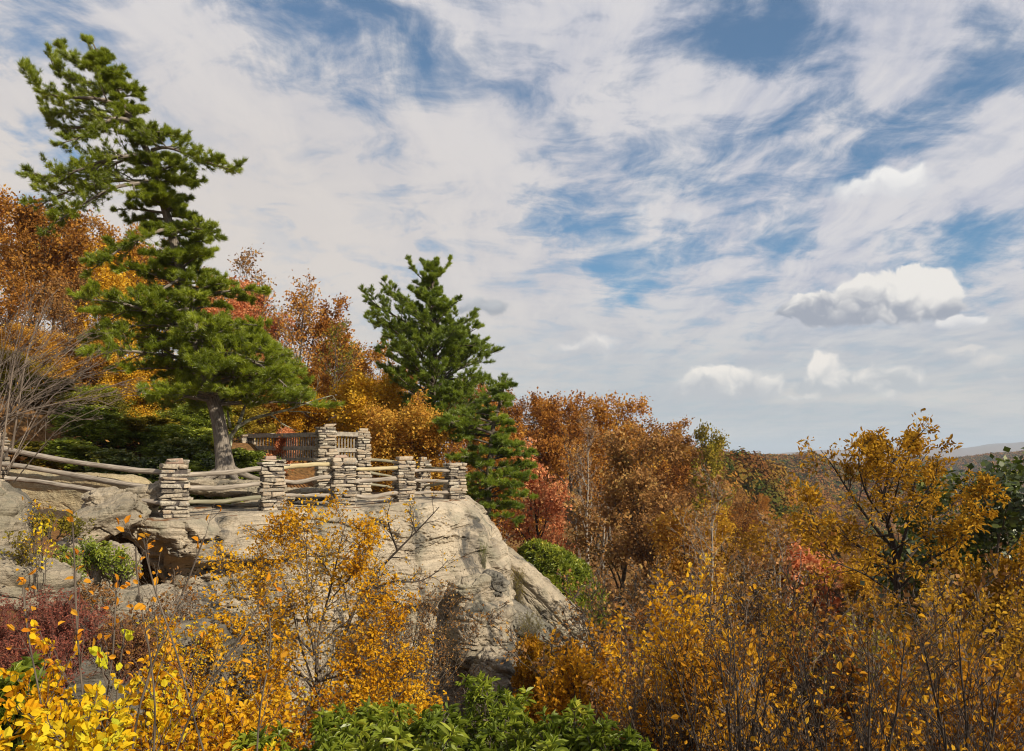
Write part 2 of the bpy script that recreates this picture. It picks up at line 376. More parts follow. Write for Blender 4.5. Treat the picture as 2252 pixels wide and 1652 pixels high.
# ------------------------------------------------------------------ terrain
CP = """-1500,3,-2.2 1126,3,-2.9 3500,3,-2.9 200,5,-3.3 800,5,-3.9 1400,5,-4.1 2000,5,-4.4 -400,5,-3
0,9,-3.8 500,9,-5.5 1000,9,-6 1600,9,-6 2200,9,-6.5 2800,9,-7 -400,9,-2.6
0,13,-3.2 150,14,-2.6 300,13,-5.0 700,14,-7 1100,15,-8 1600,15,-8.5 2200,15,-9 2800,15,-10
0,16,-1.5 130,16,-1.55 210,16.5,-1.75 130,19,-1.5 330,17,-5.5 -300,17,-1 500,17.5,-7 620,19,-7.2 800,20.5,-7.6 950,22,-8
-200,20,-.7 0,21,-1.15 200,20,-1.45 300,21.5,-1.5 430,22,-1.7 550,24,-1.7 700,26,-1.8 850,28,-2.2 960,30,-3.2
1080,25,-8 1200,28,-8.2 1130,33,-8 1200,35,-8 1400,28,-9.5 1700,28,-11 2200,28,-13 2800,28,-15
0,30,2.2 300,30,.5 500,32,.4 700,34,-.6 850,36,-2.5 1000,38,-5.5 1300,45,-6.8 1600,45,-11.5 2100,45,-18 2800,45,-22 -300,30,4
0,48,6.6 240,50,5.3 500,54,3.5 700,60,2 830,64,-.3 1060,77,-2 1200,82,-3 1400,97,-4.5 1480,112,-6 1600,165,-9 -300,48,9
0,100,2 240,100,0 500,110,-3 700,120,-6 830,130,-10 1060,150,-14 1200,165,-16 1400,190,-18 1500,200,-18 -300,100,4
1200,60,-5.5 1400,65,-8.6 1600,75,-13 1800,80,-22 2200,80,-30 2800,80,-35 1100,58,-4.5
1600,110,-12 1700,130,-20 1850,150,-32 2200,150,-45 2800,150,-55
1640,250,-15 1720,250,-27 1850,250,-40 2000,250,-55 2400,250,-70
1650,420,-14 1800,420,-28 2000,420,-60 2400,420,-85
1560,660,-7 1650,660,-7 1750,680,-8 1850,700,-17 1950,700,-26 2060,720,-60 2400,700,-80
2050,1300,-12 2150,1300,-8 2252,1300,-6 2500,1300,-4 2150,950,-70 2300,950,-60 2500,950,-60
200,400,-40 800,400,-40 1200,400,-40 200,1500,-60 800,1500,-60 1300,1500,-60 1600,1500,-60 2000,2300,-70 2500,2300,-70
1126,5000,-60 300,5000,-60 2000,4500,-60 2400,4500,-60
1500,7500,30 1600,7500,45 1700,7500,62 1850,7500,78 1980,7500,60 2100,7500,80 2200,7500,110 2350,7500,95 800,7500,-10 2800,7500,40
300,15000,-60 1126,15000,-60 2200,15000,-60 3500,15000,-60"""
_c = []
for tok in CP.split():
    x, D, z = map(float, tok.split(',')); u = (x - CX) / F
    _c.append((math.atan(u), math.log(D * math.sqrt(1 + u * u)), z))
for az in (90, 130, 180, -180, -130, -90):
    for r, z in ((3, -2), (12, -1.5), (60, 2), (300, 0), (2000, -20), (12000, -40)):
        _c.append((rad(az), math.log(r), z))
_c = np.array(_c)
AZW = 1.6
def ground_z(x, y, noise=True):
    x = np.asarray(x, float); y = np.asarray(y, float); sh = x.shape
    x = x.ravel(); y = y.ravel()
    r = np.maximum(np.hypot(x, y), 2.); az = np.arctan2(x, y); lr = np.log(r)
    out = np.zeros(len(x))
    for s in range(0, len(x), 20000):
        e = slice(s, s + 20000)
        d = ((az[e, None] - _c[None, :, 0]) * AZW) ** 2 + (lr[e, None] - _c[None, :, 1]) ** 2
        w = 1 / (d + 2e-4) ** 2.
        out[e] = (w * _c[None, :, 2]).sum(1) / w.sum(1)
    if noise:
        out = out + np.where(r > 250, .035, .012) * r ** .9 * fbm(np.stack([x / (3 + r * .15), y / (3 + r * .15), lr * 0], -1), 4, 5) * np.where(r > 20, 1, .8)
    return out.reshape(sh)

def build_ground():
    az = np.concatenate([np.linspace(-180, -45, 28)[:-1], np.linspace(-45, 45, 321), np.linspace(45, 180, 28)[1:]]) * math.pi / 180
    r = np.exp(np.linspace(math.log(.6), math.log(14500), 300))
    A, Rr = np.meshgrid(az, r, indexing='ij')
    X = Rr * np.sin(A); Y = Rr * np.cos(A); Z = ground_z(X, Y)
    V = np.stack([X, Y, Z], -1).reshape(-1, 3); n, m = A.shape
    idx = np.arange(n * m).reshape(n, m)
    mb = MB(); mb.add(V, np.stack([idx[:-1, :-1], idx[:-1, 1:], idx[1:, 1:], idx[1:, :-1]], -1)[..., ::-1])
    o = link('ground', mb.mesh('ground', True), M['ground']); o['kind'] = 'structure'
build_ground()
def gz(x, y): return float(ground_z(np.array([x]), np.array([y]))[0])

# ------------------------------------------------------------------ rocks
def rock_outcrop():
    # columns along the rim: X, Y, [(depth below top, outward offset)...]
    def c(px, D, prof): return ((px - CX) / F * D, D, prof)
    cols = [
        (-9.3, 21.5, [(0, 0), (6, 0)]),
        c(268, 18.6, [(0, 0), (.5, -.15), (1.2, -.8), (2.5, -1.2), (6, -1)]),
        c(318, 17.5, [(0, 0), (.15, .08), (.42, .02), (.52, -.9), (.8, -1.5), (2, -1.7), (4, -1.6), (6, -.6)]),
        c(400, 17.7, [(0, 0), (.15, .12), (.5, .08), (.82, -.05), (.95, -.75), (1.3, -1.0), (2.2, -1.1), (4.2, -.6), (6, .2)]), c(460, 18.2, [(0, 0), (.2, .1), (.6, .1), (1.0, 0), (1.15, -.45), (1.7, -.7), (2.4, -.7), (4.2, -.4), (6, .3)]),
        c(520, 19.0, [(0, 0), (.3, .1), (1, .12), (1.12, -.1), (1.3, -.55), (3, -.4), (4, -.1), (6, .6)]),
        c(650, 20.4, [(0, 0), (.3, .15), (1, .35), (2.5, .4), (4, .6), (6, .9)]),
        c(800, 22.2, [(0, 0), (.2, .15), (1, .4), (2.2, .6), (4, .7), (6, 1.)]),
        c(920, 23.8, [(0, 0), (.2, .2), (1, .6), (2.2, .8), (2.6, .9), (3.0, .65), (4, .85), (5, 1.), (6, 1.3)]),
        c(1000, 25.3, [(0, 0), (.15, .25), (.5, .6), (.9, .85), (1.8, 1.25), (2.3, 1.5), (2.7, 1.2), (3.2, 1.5), (3.9, 1.25), (4.3, 1.5), (5.2, 2.3), (7, 2.9)]),
        c(1024, 27.0, [(0, 0), (.3, .6), (.9, .95), (1.8, 1.45), (2.3, 1.5), (3.2, 1.6), (3.9, 1.3), (4.7, 2.1), (5.4, 2.6), (7, 3)]),
        c(1012, 30.0, [(0, 0), (.5, .5), (2, 1), (7, 2)]),
        (-4.5, 33.5, [(0, 0), (2, .5), (7, 1)]),
        (-9.0, 31.0, [(0, 0), (6, .5)]),
        (-11.0, 26.0, [(0, 0), (6, 0)]),
    ]
    K = len(cols); XY = np.array([[a, b] for a, b, _ in cols])
    dist = np.linalg.norm(np.roll(XY, -1, 0) - XY, axis=1); cum = np.concatenate([[0], np.cumsum(dist)])
    NS = 760; NZ = 210
    # denser sampling on the front
    s = np.linspace(0, cum[-1], NS, endpoint=False)
    seg = np.searchsorted(cum, s, 'right') - 1; f = (s - cum[seg]) / dist[seg]
    p0 = XY[(seg - 1) % K]; p1 = XY[seg % K]; p2 = XY[(seg + 1) % K]; p3 = XY[(seg + 2) % K]; f_ = f[:, None]
    C = .5 * (2 * p1 + (p2 - p0) * f_ + (2 * p0 - 5 * p1 + 4 * p2 - p3) * f_ ** 2 + (-p0 + 3 * p1 - 3 * p2 + p3) * f_ ** 3)
    T = unit(np.roll(C, -4, 0) - np.roll(C, 4, 0)); Nn = np.stack([T[:, 1], -T[:, 0]], 1)
    dz = np.linspace(0, 1, NZ) ** 1.15 * 7.6
    prof = np.stack([np.interp(dz, [q[0] for q in cc[2]], [q[1] for q in cc[2]]) for cc in cols])
    g = f * f * (3 - 2 * f)
    off = prof[seg % K] * (1 - g[:, None]) + prof[(seg + 1) % K] * g[:, None]
    k = np.ones(5) / 5
    off = np.apply_along_axis(lambda r: np.convolve(np.pad(r, 2, 'edge'), k, 'valid'), 1, off)
    zt = -1.44 + np.interp(C[:, 1], [17, 19, 40], [-.02, 0, -.08])
    X = C[:, None, 0] + Nn[:, None, 0] * off; Y = C[:, None, 1] + Nn[:, None, 1] * off; Z = zt[:, None] - dz[None, :] + 0 * off
    pts = np.stack([X, Y, Z], -1)
    # strata and weathering
    tilt = Z + .06 * X + .10 * np.sin(X * .7 + Y * .4)
    q = np.stack([X * .35, Y * .35, tilt * 4.2], -1)
    dlay = fbm(q, 4, 11, .6); dbig = fbm(pts * .8, 3, 3); dsm = fbm(pts * 3.0, 4, 9)
    ledge = np.abs(((tilt * 1.1 + .5 * vnoise(np.stack([X * .3, Y * .3, X * 0], -1), 7)) % 1) - .5)
    amp = np.minimum(dz / .35, 1)[None, :] * .9 + .1
    wp = np.stack([X + .35 * dbig, Y + .3 * dsm * .3, (tilt + .15 * dsm) * 1.7], -1) * .75
    ck, cid = worley(wp, 31); ck2, cid2 = worley(wp * 2.7 + 9, 33)
    lm = np.clip(vnoise(np.stack([X * .5, Y * .5, Z * 1.3], -1), 41) * 1.4 + .5, 0, 1)
    gate = np.clip(vnoise(pts * .55, 51) * 2 + .3, 0, 1)
    disp = (dbig * .15 + dlay * .05 * lm + dsm * .04 + fbm(pts * 11, 2, 71) * .012 - .13 * lm * np.exp(-(ledge / .03) ** 2)
            + (cid - .5) * .26 + (cid2 - .5) * .09 * gate - .12 * np.exp(-(ck / .035) ** 2) * (.3 + .7 * gate) - .05 * gate * np.exp(-(ck2 / .06) ** 2)) * amp
    # vertical joints
    sj = (s / 2.3 + .25 * vnoise(np.stack([s * 0, s * 0, s], -1), 2))
    joint = np.abs((sj[:, None] + .12 * dbig) % 1 - .5)
    disp = disp - .10 * np.exp(-(joint / .02) ** 2) * amp * (vnoise(np.stack([s[:, None] * .5 + 0 * Z, Z * .4, 0 * Z], -1), 4) > -.1)
    pts[..., 0] += Nn[:, None, 0] * disp; pts[..., 1] += Nn[:, None, 1] * disp
    pts[..., 2] += .03 * dsm
    idx = np.arange(NS * NZ).reshape(NS, NZ); nx = np.roll(idx, -1, 0)
    mb = MB()
    mb.V.append(pts.reshape(-1, 3)); mb.n += NS * NZ; mb.R.append(np.zeros(NS * NZ)); mb.T.append(np.zeros((NS * NZ, 3)))
    mb.Fq.append(np.stack([idx[:, :-1], idx[:, 1:], nx[:, 1:], nx[:, :-1]], -1).reshape(-1, 4))
    # top: rings shrinking onto an interior spine point
    cen = np.array([-5.6, 26.5]); NR = 26
    rim = pts[:, 0, :]; prev = idx[:, 0]
    for i in range(1, NR + 1):
        t = 1 - i / (NR + .3)
        xy = cen + (rim[:, :2] - cen) * t
        z = zt * 0 - 1.44 + .05 * fbm(np.stack([xy[:, 0], xy[:, 1], 0 * xy[:, 0]], -1) * 1.2, 3, 21) * min(1, i / 3) + (rim[:, 2] + 1.44) * t ** 6
        ring = np.stack([xy[:, 0], xy[:, 1], z], -1)
        base = mb.n; mb.V.append(ring); mb.n += NS; mb.R.append(np.zeros(NS)); mb.T.append(np.zeros((NS, 3)))
        cur = base + np.arange(NS)
        mb.Fq.append(np.stack([prev, np.roll(prev, -1), np.roll(cur, -1), cur], -1)); prev = cur
    base = mb.n; mb.V.append(np.array([[cen[0], cen[1], -1.44]])); mb.n += 1; mb.R.append(np.zeros(1)); mb.T.append(np.zeros((1, 3)))
    mb.Ft.append(np.stack([prev, np.roll(prev, -1), np.full(NS, base)], -1))
    o = link('rock_outcrop', mb.mesh('rock_outcrop', False), M['rock'])
    tag(o, 'large pale layered sandstone outcrop carrying the stone and log fence', 'rock')
rock_outcrop()

import bmesh
def ico(sub):
    bm = bmesh.new(); bmesh.ops.create_icosphere(bm, subdivisions=sub, radius=1)
    V = np.array([v.co[:] for v in bm.verts]); Fc = np.array([[v.index for v in f.verts] for f in bm.faces]); bm.free()
    return V, Fc
ICO5 = ico(6); ICO3 = ico(4)
def rotm(rx, ry, rz):
    cx, sx, cy, sy, cz, sz = math.cos(rx), math.sin(rx), math.cos(ry), math.sin(ry), math.cos(rz), math.sin(rz)
    return np.array([[cz, -sz, 0], [sz, cz, 0], [0, 0, 1]]) @ np.array([[cy, 0, sy], [0, 1, 0], [-sy, 0, cy]]) @ np.array([[1, 0, 0], [0, cx, -sx], [0, sx, cx]])
def boulder(px, py, D, size, rot=(0, 0, 0), seed=0, mat='boulder', label='', box=.55, rough=.14, strat=.05, hi=True, name='boulder'):
    V, Fc = ICO5 if hi else ICO3
    d = V.copy(); r = (np.abs(d) ** (2 / box)).sum(1) ** (-box / 2)
    p = d * r[:, None]
    p = p * (1 + rough * fbm(d * 1.3 + seed * 3.7, 4, seed)[:, None])
    p = p * np.array(size)
    nrm = unit(d / np.array(size))
    lay = fbm(np.stack([p[:, 0] * .4, p[:, 1] * .4, p[:, 2] * 5], -1) + seed, 3, seed + 5, .6)
    crack = np.abs(((p[:, 2] * 1.6 + .4 * vnoise(p * .6, seed)) % 1) - .5)
    ck, cid = worley(p * 1.5 * [1, 1, 1.6] + seed * 3.1, seed); ck2, cid2 = worley(p * 4. * [1, 1, 1.8] + seed * 3.1, seed + 7)
    p = p + nrm * ((cid - .5) * 1.6 * strat + (cid2 - .5) * .5 * strat - 1.1 * strat * np.exp(-(ck / .05) ** 2) + .010 * fbm(p * 12, 2, seed + 8))[:, None]
    p = p + nrm * (strat * lay * .7 + .03 * fbm(p * 4, 3, seed + 2) - strat * 1.4 * np.exp(-(crack / .05) ** 2))[:, None]
    p = p @ rotm(*[rad(a) for a in rot]).T
    mb = MB(); mb.add(p, None, Fc)
    o = link(name, mb.mesh(name, False), M[mat], loc=tuple(P(px, py, D)))
    return tag(o, label, 'rock')
boulder(-112, 1200, 13.0, (.95, 1.3, 1.25), (0, 22, 20), 1, label='big pale lichen-spotted boulder rising at the left edge below the rails')
boulder(30, 1275, 11.8, (.95, .8, .33), (0, 14, 10), 2, label='pale flat-topped boulder at the left edge above the red bushes')
boulder(150, 1092, 19.9, (2.2, .6, .60), (0, 3, -12), 3, 'tan_rock', 'smooth tan rock slab behind the long left rails', box=.3, rough=.06, strat=.01)
boulder(225, 1098, 18.0, (.42, .5, .20), (0, -12, 30), 4, label='small grey boulder on the pine-needle bank below the long left rails')
boulder(238, 1140, 16.9, (.72, .7, .34), (8, -24, 15), 5, label='tilted grey slab boulder left of the first stone pillar', box=.42)
boulder(325, 1092, 18.9, (.75, .7, .30), (0, -14, 10), 6, label='grey rock directly behind the left side of the first stone pillar')
boulder(150, 1205, 15.8, (.42, .5, .22), (0, -20, 25), 7, 'boulder', 'shadowed grey boulder behind the small green bush')
boulder(258, 1262, 14.6, (.36, .6, .55), (0, 12, 35), 8, label='pale wedge boulder beside the dark cleft under the first pillar')
boulder(262, 1318, 13.2, (.80, .7, .10), (4, -6, 12), 9, label='thin pale ledge slab below the dark cleft', box=.35)
boulder(325, 1358, 12.6, (1.05, .8, .17), (4, -9, 16), 10, label='long grey ledge slab lying under the thin pale slab', box=.35)
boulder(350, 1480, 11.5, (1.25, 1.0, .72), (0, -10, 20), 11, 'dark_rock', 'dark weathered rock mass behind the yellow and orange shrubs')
boulder(500, 1070, 22.4, (1.15, .7, .24), (0, 3, 20), 12, label='low grey slab seen between the first two pillars', box=.4)
boulder(655, 1086, 23.6, (.95, .6, .17), (0, 2, 20), 13, label='low grey slab seen between the second and third pillars', box=.4)
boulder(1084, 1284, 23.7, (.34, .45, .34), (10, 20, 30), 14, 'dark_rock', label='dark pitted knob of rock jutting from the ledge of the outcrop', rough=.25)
boulder(1035, 1300, 23.5, (.60, .6, .40), (0, -8, 30), 15, label='dark-stained ledge block left of the pitted knob', rough=.2)
boulder(1052, 1385, 23.6, (.88, 1.1, .92), (0, 6, 25), 18, 'boulder', 'rounded tan bulge of rock under the pitted knob', box=.5, rough=.1)
boulder(1110, 1500, 21.5, (.85, .9, .75), (0, 20, 25), 16, label='grey rounded rock at the foot of the outcrop')
boulder(1172, 1315, 28.2, (2.6, 1.1, .8), (0, 41, -8), 17, 'boulder', 'long smooth rock slab sloping down to the green rhododendron dome', box=.6, rough=.1)
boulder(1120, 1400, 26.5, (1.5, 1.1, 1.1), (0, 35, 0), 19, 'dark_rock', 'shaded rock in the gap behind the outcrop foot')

# ------------------------------------------------------------------ stone piers
def chamfer_box():
    bm = bmesh.new(); bmesh.ops.create_cube(bm, size=2)
    bmesh.ops.bevel(bm, geom=bm.edges[:], offset=.20, segments=2, profile=.6, affect='EDGES')
    V = np.array([v.co[:] for v in bm.verts]); q = []; t = []
    for f in bm.faces:
        i = [v.index for v in f.verts]
        if len(i) == 4: q.append(i)
        elif len(i) == 3: t.append(i)
        else:
            for k in range(1, len(i) - 1): t.append([i[0], i[k], i[k + 1]])
    bm.free(); return V, np.array(q), np.array(t)
CB = chamfer_box()
def add_stone(mb, rg, c, h, rz, rnd, jit=.12):
    V, q, t = CB
    p = V * (1 + jit * rg.normal(0, .5, (1, 3)) * .6)
    p = p + .42 * vnoise(V * 1.1 + rg.random(3) * 50, int(rg.integers(99)))[:, None] * V
    p = p * np.array(h)
    p = p @ rotm(rg.normal(0, .03), rg.normal(0, .03), rz + rg.normal(0, .05)).T + c
    mb.add(p, q, t, rnd=rnd)
def stone_pier(x, y, z0, z1, w, rz, seed, label, cap=None, group='stone pillars of the overlook fence', taper=.0):
    rg = np.random.default_rng(seed); root = empty('stone_pillar', (x, y, z0)); root.rotation_euler[2] = rz
    tag(root, label, 'pillar', group)
    mb = MB(); z = -.12; H = z1 - z0
    while z < H - .03:
        h = rg.uniform(.05, .125); ww = w * (1 + taper * (1 - z / H))
        # split the square into stones
        rects = []
        sx = rg.uniform(-.25, .25) * ww
        for (a, b) in ((-ww / 2, sx), (sx, ww / 2)):
            sy = rg.uniform(-.2, .2) * ww
            if rg.random() < .95: rects += [(a, b, -ww / 2, sy), (a, b, sy, ww / 2)]
            else: rects += [(a, b, -ww / 2, ww / 2)]
        if rg.random() < .08: rects = [(-ww / 2, ww / 2, -ww / 2, 0), (-ww / 2, ww / 2, 0, ww / 2)]
        for (a, b, c_, d) in rects:
            hh = h * rg.uniform(.82, 1.0)
            ox, oy = rg.normal(0, .016, 2)
            if rg.random() < .2 and hh > .1:  # two thin stones
                for k in (0, 1):
                    add_stone(mb, rg, np.array([(a + b) / 2 + rg.normal(0, .016), (c_ + d) / 2 + rg.normal(0, .016), z + h * (.25 + .5 * k)]), ((b - a) / 2 - .008, (d - c_) / 2 - .008, h * .225), 0, rg.random())
            else:
                add_stone(mb, rg, np.array([(a + b) / 2 + ox, (c_ + d) / 2 + oy, z + h / 2]), ((b - a) / 2 - .010, (d - c_) / 2 - .010, hh / 2 - .005), 0, rg.random())
        z += h
    link('stone_stack', mb.mesh('stone_stack', True), M['stone'], root)
    core = MB(); q = w / 2 - .05
    V = np.array([[sx * q, sy * q, zz] for zz in (-.1, H - .05) for sx, sy in ((-1, -1), (1, -1), (1, 1), (-1, 1))])
    core.add(V, [[0, 1, 5, 4], [1, 2, 6, 5], [2, 3, 7, 6], [3, 0, 4, 7], [4, 5, 6, 7]])
    link('mortar_core', core.mesh('mortar_core'), M['mortar'], root)
    if cap:
        for i, (cx_, cy_, hw, hh, mt) in enumerate(cap):
            mb = MB(); add_stone(mb, rg, np.array([cx_, cy_, z + hh]), (hw, hw * .8, hh), rg.uniform(-.3, .3), rg.random())
            link('cap_stone', mb.mesh('cap_stone', True), M[mt], root)
    return root
def pp(px, D): return (px - CX) / F * D
ANG = rad(28)
PR = [  # px, D, z0, z1, w
    ('P1', 384, 18.4, -1.5, -.22, .60, 'leftmost full stone pillar with a reddish stone on top, where the long rails end', [(.0, 0, .17, .06, 'capstone'), (.02, 0, .20, .045, 'stone')]),
    ('P2', 598, 20.7, -1.5, -.14, .60, 'flat-capped square stone pillar beside the leaning pine trunk', [(-.02, .05, .12, .045, 'capstone')]),
    ('P3', 753, 22.6, -1.5, -.12, .66, 'broad stone pillar standing in front of the tall gate pillars', [(-.05, 0, .20, .04, 'capstone')]),
    ('P4', 888, 24.4, -1.5, -.16, .56, 'grey-topped stone pillar between the broad pillar and the cliff corner', [(-.02, 0, .22, .06, 'stone')]),
    ('P5', 1000, 26.2, -1.5, -.26, .60, 'stone pillar at the outer corner of the cliff', None),
]
for i, (k, px, D, z0, z1, w, lab, cap) in enumerate(PR):
    stone_pier(pp(px, D), D, z0, z1, w, ANG, 100 + i, lab, cap)
stone_pier(pp(-14, 19.5), 19.5, -1.0, .42, .56, rad(10), 120, 'stone pillar just cut by the left edge of the view', [(0, 0, .2, .05, 'stone')])
stone_pier(pp(716, 27.0), 27.0, -1.5, .90, .58, ANG, 121, 'tall wide stone gate pillar with wooden railings on both sides', [(.1, 0, .17, .05, 'stone')], 'tall stone pillars of the steps', .22)
stone_pier(pp(797, 28.6), 28.6, -1.5, .80, .48, ANG, 122, 'tall narrow stone gate pillar at the end of the wooden railing', [(.05, 0, .15, .05, 'stone')], 'tall stone pillars of the steps', .12)
stone_pier(pp(931, 29.6), 29.6, -1.5, -.20, .46, ANG, 123, 'small far stone pillar seen between the last two fence pillars', [(-.02, 0, .13, .05, 'stone')])
stone_pier(pp(545, 31.0), 31.0, -.6, .75, .50, ANG, 124, 'half-hidden stone pillar behind twigs beside the pine trunk', None, 'tall stone pillars of the steps')

# ------------------------------------------------------------------ rails
def rail(parent, pts, r, mat, seed, name='log_rail', taper=.12):
    rg = np.random.default_rng(seed); pts = np.array(pts, float)
    t = np.linspace(0, 1, len(pts)); tt = np.linspace(0, 1, 26)
    q = np.stack([np.interp(tt, t, pts[:, k]) for k in range(3)], 1)
    if len(pts) > 2:
        for _ in range(3): q[1:-1] = (q[:-2] + q[2:] + 2 * q[1:-1]) / 4
    q += .012 * np.stack([vnoise(np.stack([tt * 5, tt * 0, tt * 0 + k], -1), seed) for k in range(3)], 1)
    q[:, 2] += .03 * vnoise(np.stack([tt * 2.2, tt * 0, tt * 0], -1), seed + 9)
    R = r * (1 + taper * (tt - .5) * rg.choice([-1, 1]) + .09 * vnoise(np.stack([tt * 9, tt * 0, tt * 0], -1), seed + 3))
    mb = MB(); tubes(mb, q[None], R[None], 12)
    V = mb.V[0]; V += .006 * fbm(V * 9, 2, seed)[:, None]
    n = len(tt)
    for e in (0, n - 1):
        b = mb.n; mb.V.append(q[e][None]); mb.R.append(np.zeros(1)); mb.T.append(np.zeros((1, 3))); mb.n += 1
        ring = e * 12 + np.arange(12)
        mb.Ft.append(np.stack([ring, np.roll(ring, -1), np.full(12, b)], -1))
    m = mb.mesh(name, True)
    if parent is None:
        return link(name, m, M[mat])
    o = link(name, m, M[mat], parent); return o
def bay(label, rails, seed):
    root = empty('log_rail_section', (0, 0, 0)); tag(root, label, 'rail fence', 'log rail sections between the stone pillars')
    c = np.mean([np.mean([P(*p) for p in pts], 0) for pts, _, _ in rails], 0); root.location = (c[0], c[1], -1.44)
    for i, (pts, r, mat) in enumerate(rails):
        o = rail(root, [P(*p) - np.array(root.location) for p in pts], r, mat, seed * 10 + i)
    return root
bay('three long bleached log rails climbing from the leftmost full pillar to the left edge', [
    ([(-30, 982, 19.3), (60, 998, 19.1), (180, 1019, 18.9), (290, 1035, 18.6), (372, 1042, 18.4)], 0.061, 'wood'),
    ([(-30, 1014, 19.3), (60, 1028, 19.1), (200, 1053, 18.9), (290, 1068, 18.6), (372, 1078, 18.4)], 0.062, 'wood'),
    ([(12, 1054, 18.9), (120, 1067, 18.7), (240, 1085, 18.5), (365, 1109, 18.2)], 0.056, 'wood')], 1)
bay('three grey log rails in front of the pine trunk', [
    ([(400, 1046, 18.6), (500, 1043, 19.6), (590, 1026, 20.6)], 0.061, 'wood'),
    ([(400, 1073, 18.6), (500, 1071, 19.6), (590, 1061, 20.6)], 0.058, 'wood'),
    ([(400, 1107, 18.6), (500, 1101, 19.6), (590, 1093, 20.6)], 0.051, 'wood_old')], 2)
bay('three log rails with a new yellow top rail left of the broad pillar', [
    ([(610, 1027, 20.9), (680, 1025, 21.8), (740, 1021, 22.5)], 0.061, 'wood_new'),
    ([(610, 1059, 20.9), (650, 1060, 21.4), (690, 1052, 21.9), (740, 1050, 22.5)], 0.058, 'wood'),
    ([(610, 1092, 20.9), (680, 1089, 21.8), (740, 1086, 22.5)], 0.051, 'wood')], 3)
bay('three log rails with a smooth pale top rail right of the broad pillar', [
    ([(770, 1031, 22.9), (830, 1029, 23.6), (885, 1027, 24.3)], 0.055, 'wood_new'),
    ([(770, 1057, 22.9), (830, 1056, 23.6), (885, 1051, 24.3)], 0.064, 'wood'),
    ([(770, 1092, 22.9), (810, 1092, 23.4), (885, 1084, 24.3)], 0.062, 'wood')], 4)
bay('three short log rails ending at the cliff corner pillar', [
    ([(900, 1034, 24.7), (950, 1036, 25.4), (998, 1036, 26.1)], 0.053, 'wood'),
    ([(900, 1056, 24.7), (950, 1056, 25.4), (998, 1059, 26.1)], 0.051, 'wood'),
    ([(900, 1086, 24.7), (950, 1084, 25.4), (998, 1081, 26.1)], 0.051, 'wood')], 5)
bay('dark weathered log rails running from the narrow gate pillar towards the far small pillar', [
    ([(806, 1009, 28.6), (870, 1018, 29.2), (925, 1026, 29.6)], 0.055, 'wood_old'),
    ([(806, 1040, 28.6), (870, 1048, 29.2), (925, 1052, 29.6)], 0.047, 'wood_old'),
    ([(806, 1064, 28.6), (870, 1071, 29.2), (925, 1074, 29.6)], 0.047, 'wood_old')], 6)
bay('short dark weathered log rails between the far small pillar and the cliff corner', [
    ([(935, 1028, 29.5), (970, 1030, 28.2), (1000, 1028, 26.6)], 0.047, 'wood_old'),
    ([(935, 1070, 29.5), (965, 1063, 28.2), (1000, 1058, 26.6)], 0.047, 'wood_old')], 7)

def box_between(mb, a, b, hh, ht):
    """board from a to b: half height hh, half thickness ht"""
    a = np.array(a, float); b = np.array(b, float); d = unit(b - a); s = unit(np.cross(d, [0, 0, 1.])); u = np.cross(s, d)
    V = np.array([e + s * ht * i + u * hh * j for e in (a, b) for i, j in ((-1, -1), (1, -1), (1, 1), (-1, 1))])
    mb.add(V, [[0, 1, 5, 4], [1, 2, 6, 5], [2, 3, 7, 6], [3, 0, 4, 7], [3, 2, 1, 0], [4, 5, 6, 7]])
def railing(label, A, B, n, zt, zm, zb, zb2):
    """A,B xy ends; top board zt, mid board zm, bottom board zb"""
    root = empty('wooden_railing', (*((np.array(A) + B) / 2), zb2)); tag(root, label, 'railing', 'wooden railings of the steps')
    o0 = np.array(root.location)
    def part(name, a, b, hh, ht):
        mb = MB(); box_between(mb, np.array(a) - o0, np.array(b) - o0, hh, ht); link(name, mb.mesh(name), M['plank'], root)
    part('top_board', (*A, zt), (*B, zt), .075, .09)
    part('middle_board', (*A, zm), (*B, zm), .07, .03)
    part('bottom_board', (*A, zb), (*B, zb), .055, .03)
    A = np.array(A); B = np.array(B); d = unit(B - A); nrm = np.array([-d[1], d[0]]) * .05
    for i in range(n):
        q = A + (B - A) * (i + .5) / n + nrm
        mb = MB(); box_between(mb, (q[0] - o0[0], q[1] - o0[1], zb - o0[2]), (q[0] - o0[0] + .001, q[1] - o0[1], zt - .06 - o0[2]), .022, .018)
        link('baluster', mb.mesh('baluster'), M['plank'], root)
railing('weathered wooden railing between the two tall gate pillars', (pp(716, 27.1), 27.1), (pp(797, 28.6), 28.6), 12, P(0, 955, 27.9)[2], P(0, 990, 27.9)[2], P(0, 1012, 27.9)[2], -1.4)
railing('weathered wooden railing left of the tall wide gate pillar behind the red leaves', (pp(600, 29.5), 29.5), (pp(716, 27.1), 27.1), 22, P(0, 957, 28.3)[2], P(0, 986, 28.3)[2], P(0, 1010, 28.3)[2], -1.2)
railing('half-hidden wooden railing beside the stone pillar behind the twigs', (pp(545, 31.0), 31.0), (pp(600, 29.5), 29.5), 8, P(0, 958, 30)[2], P(0, 985, 30)[2], P(0, 1008, 30)[2], -.8)

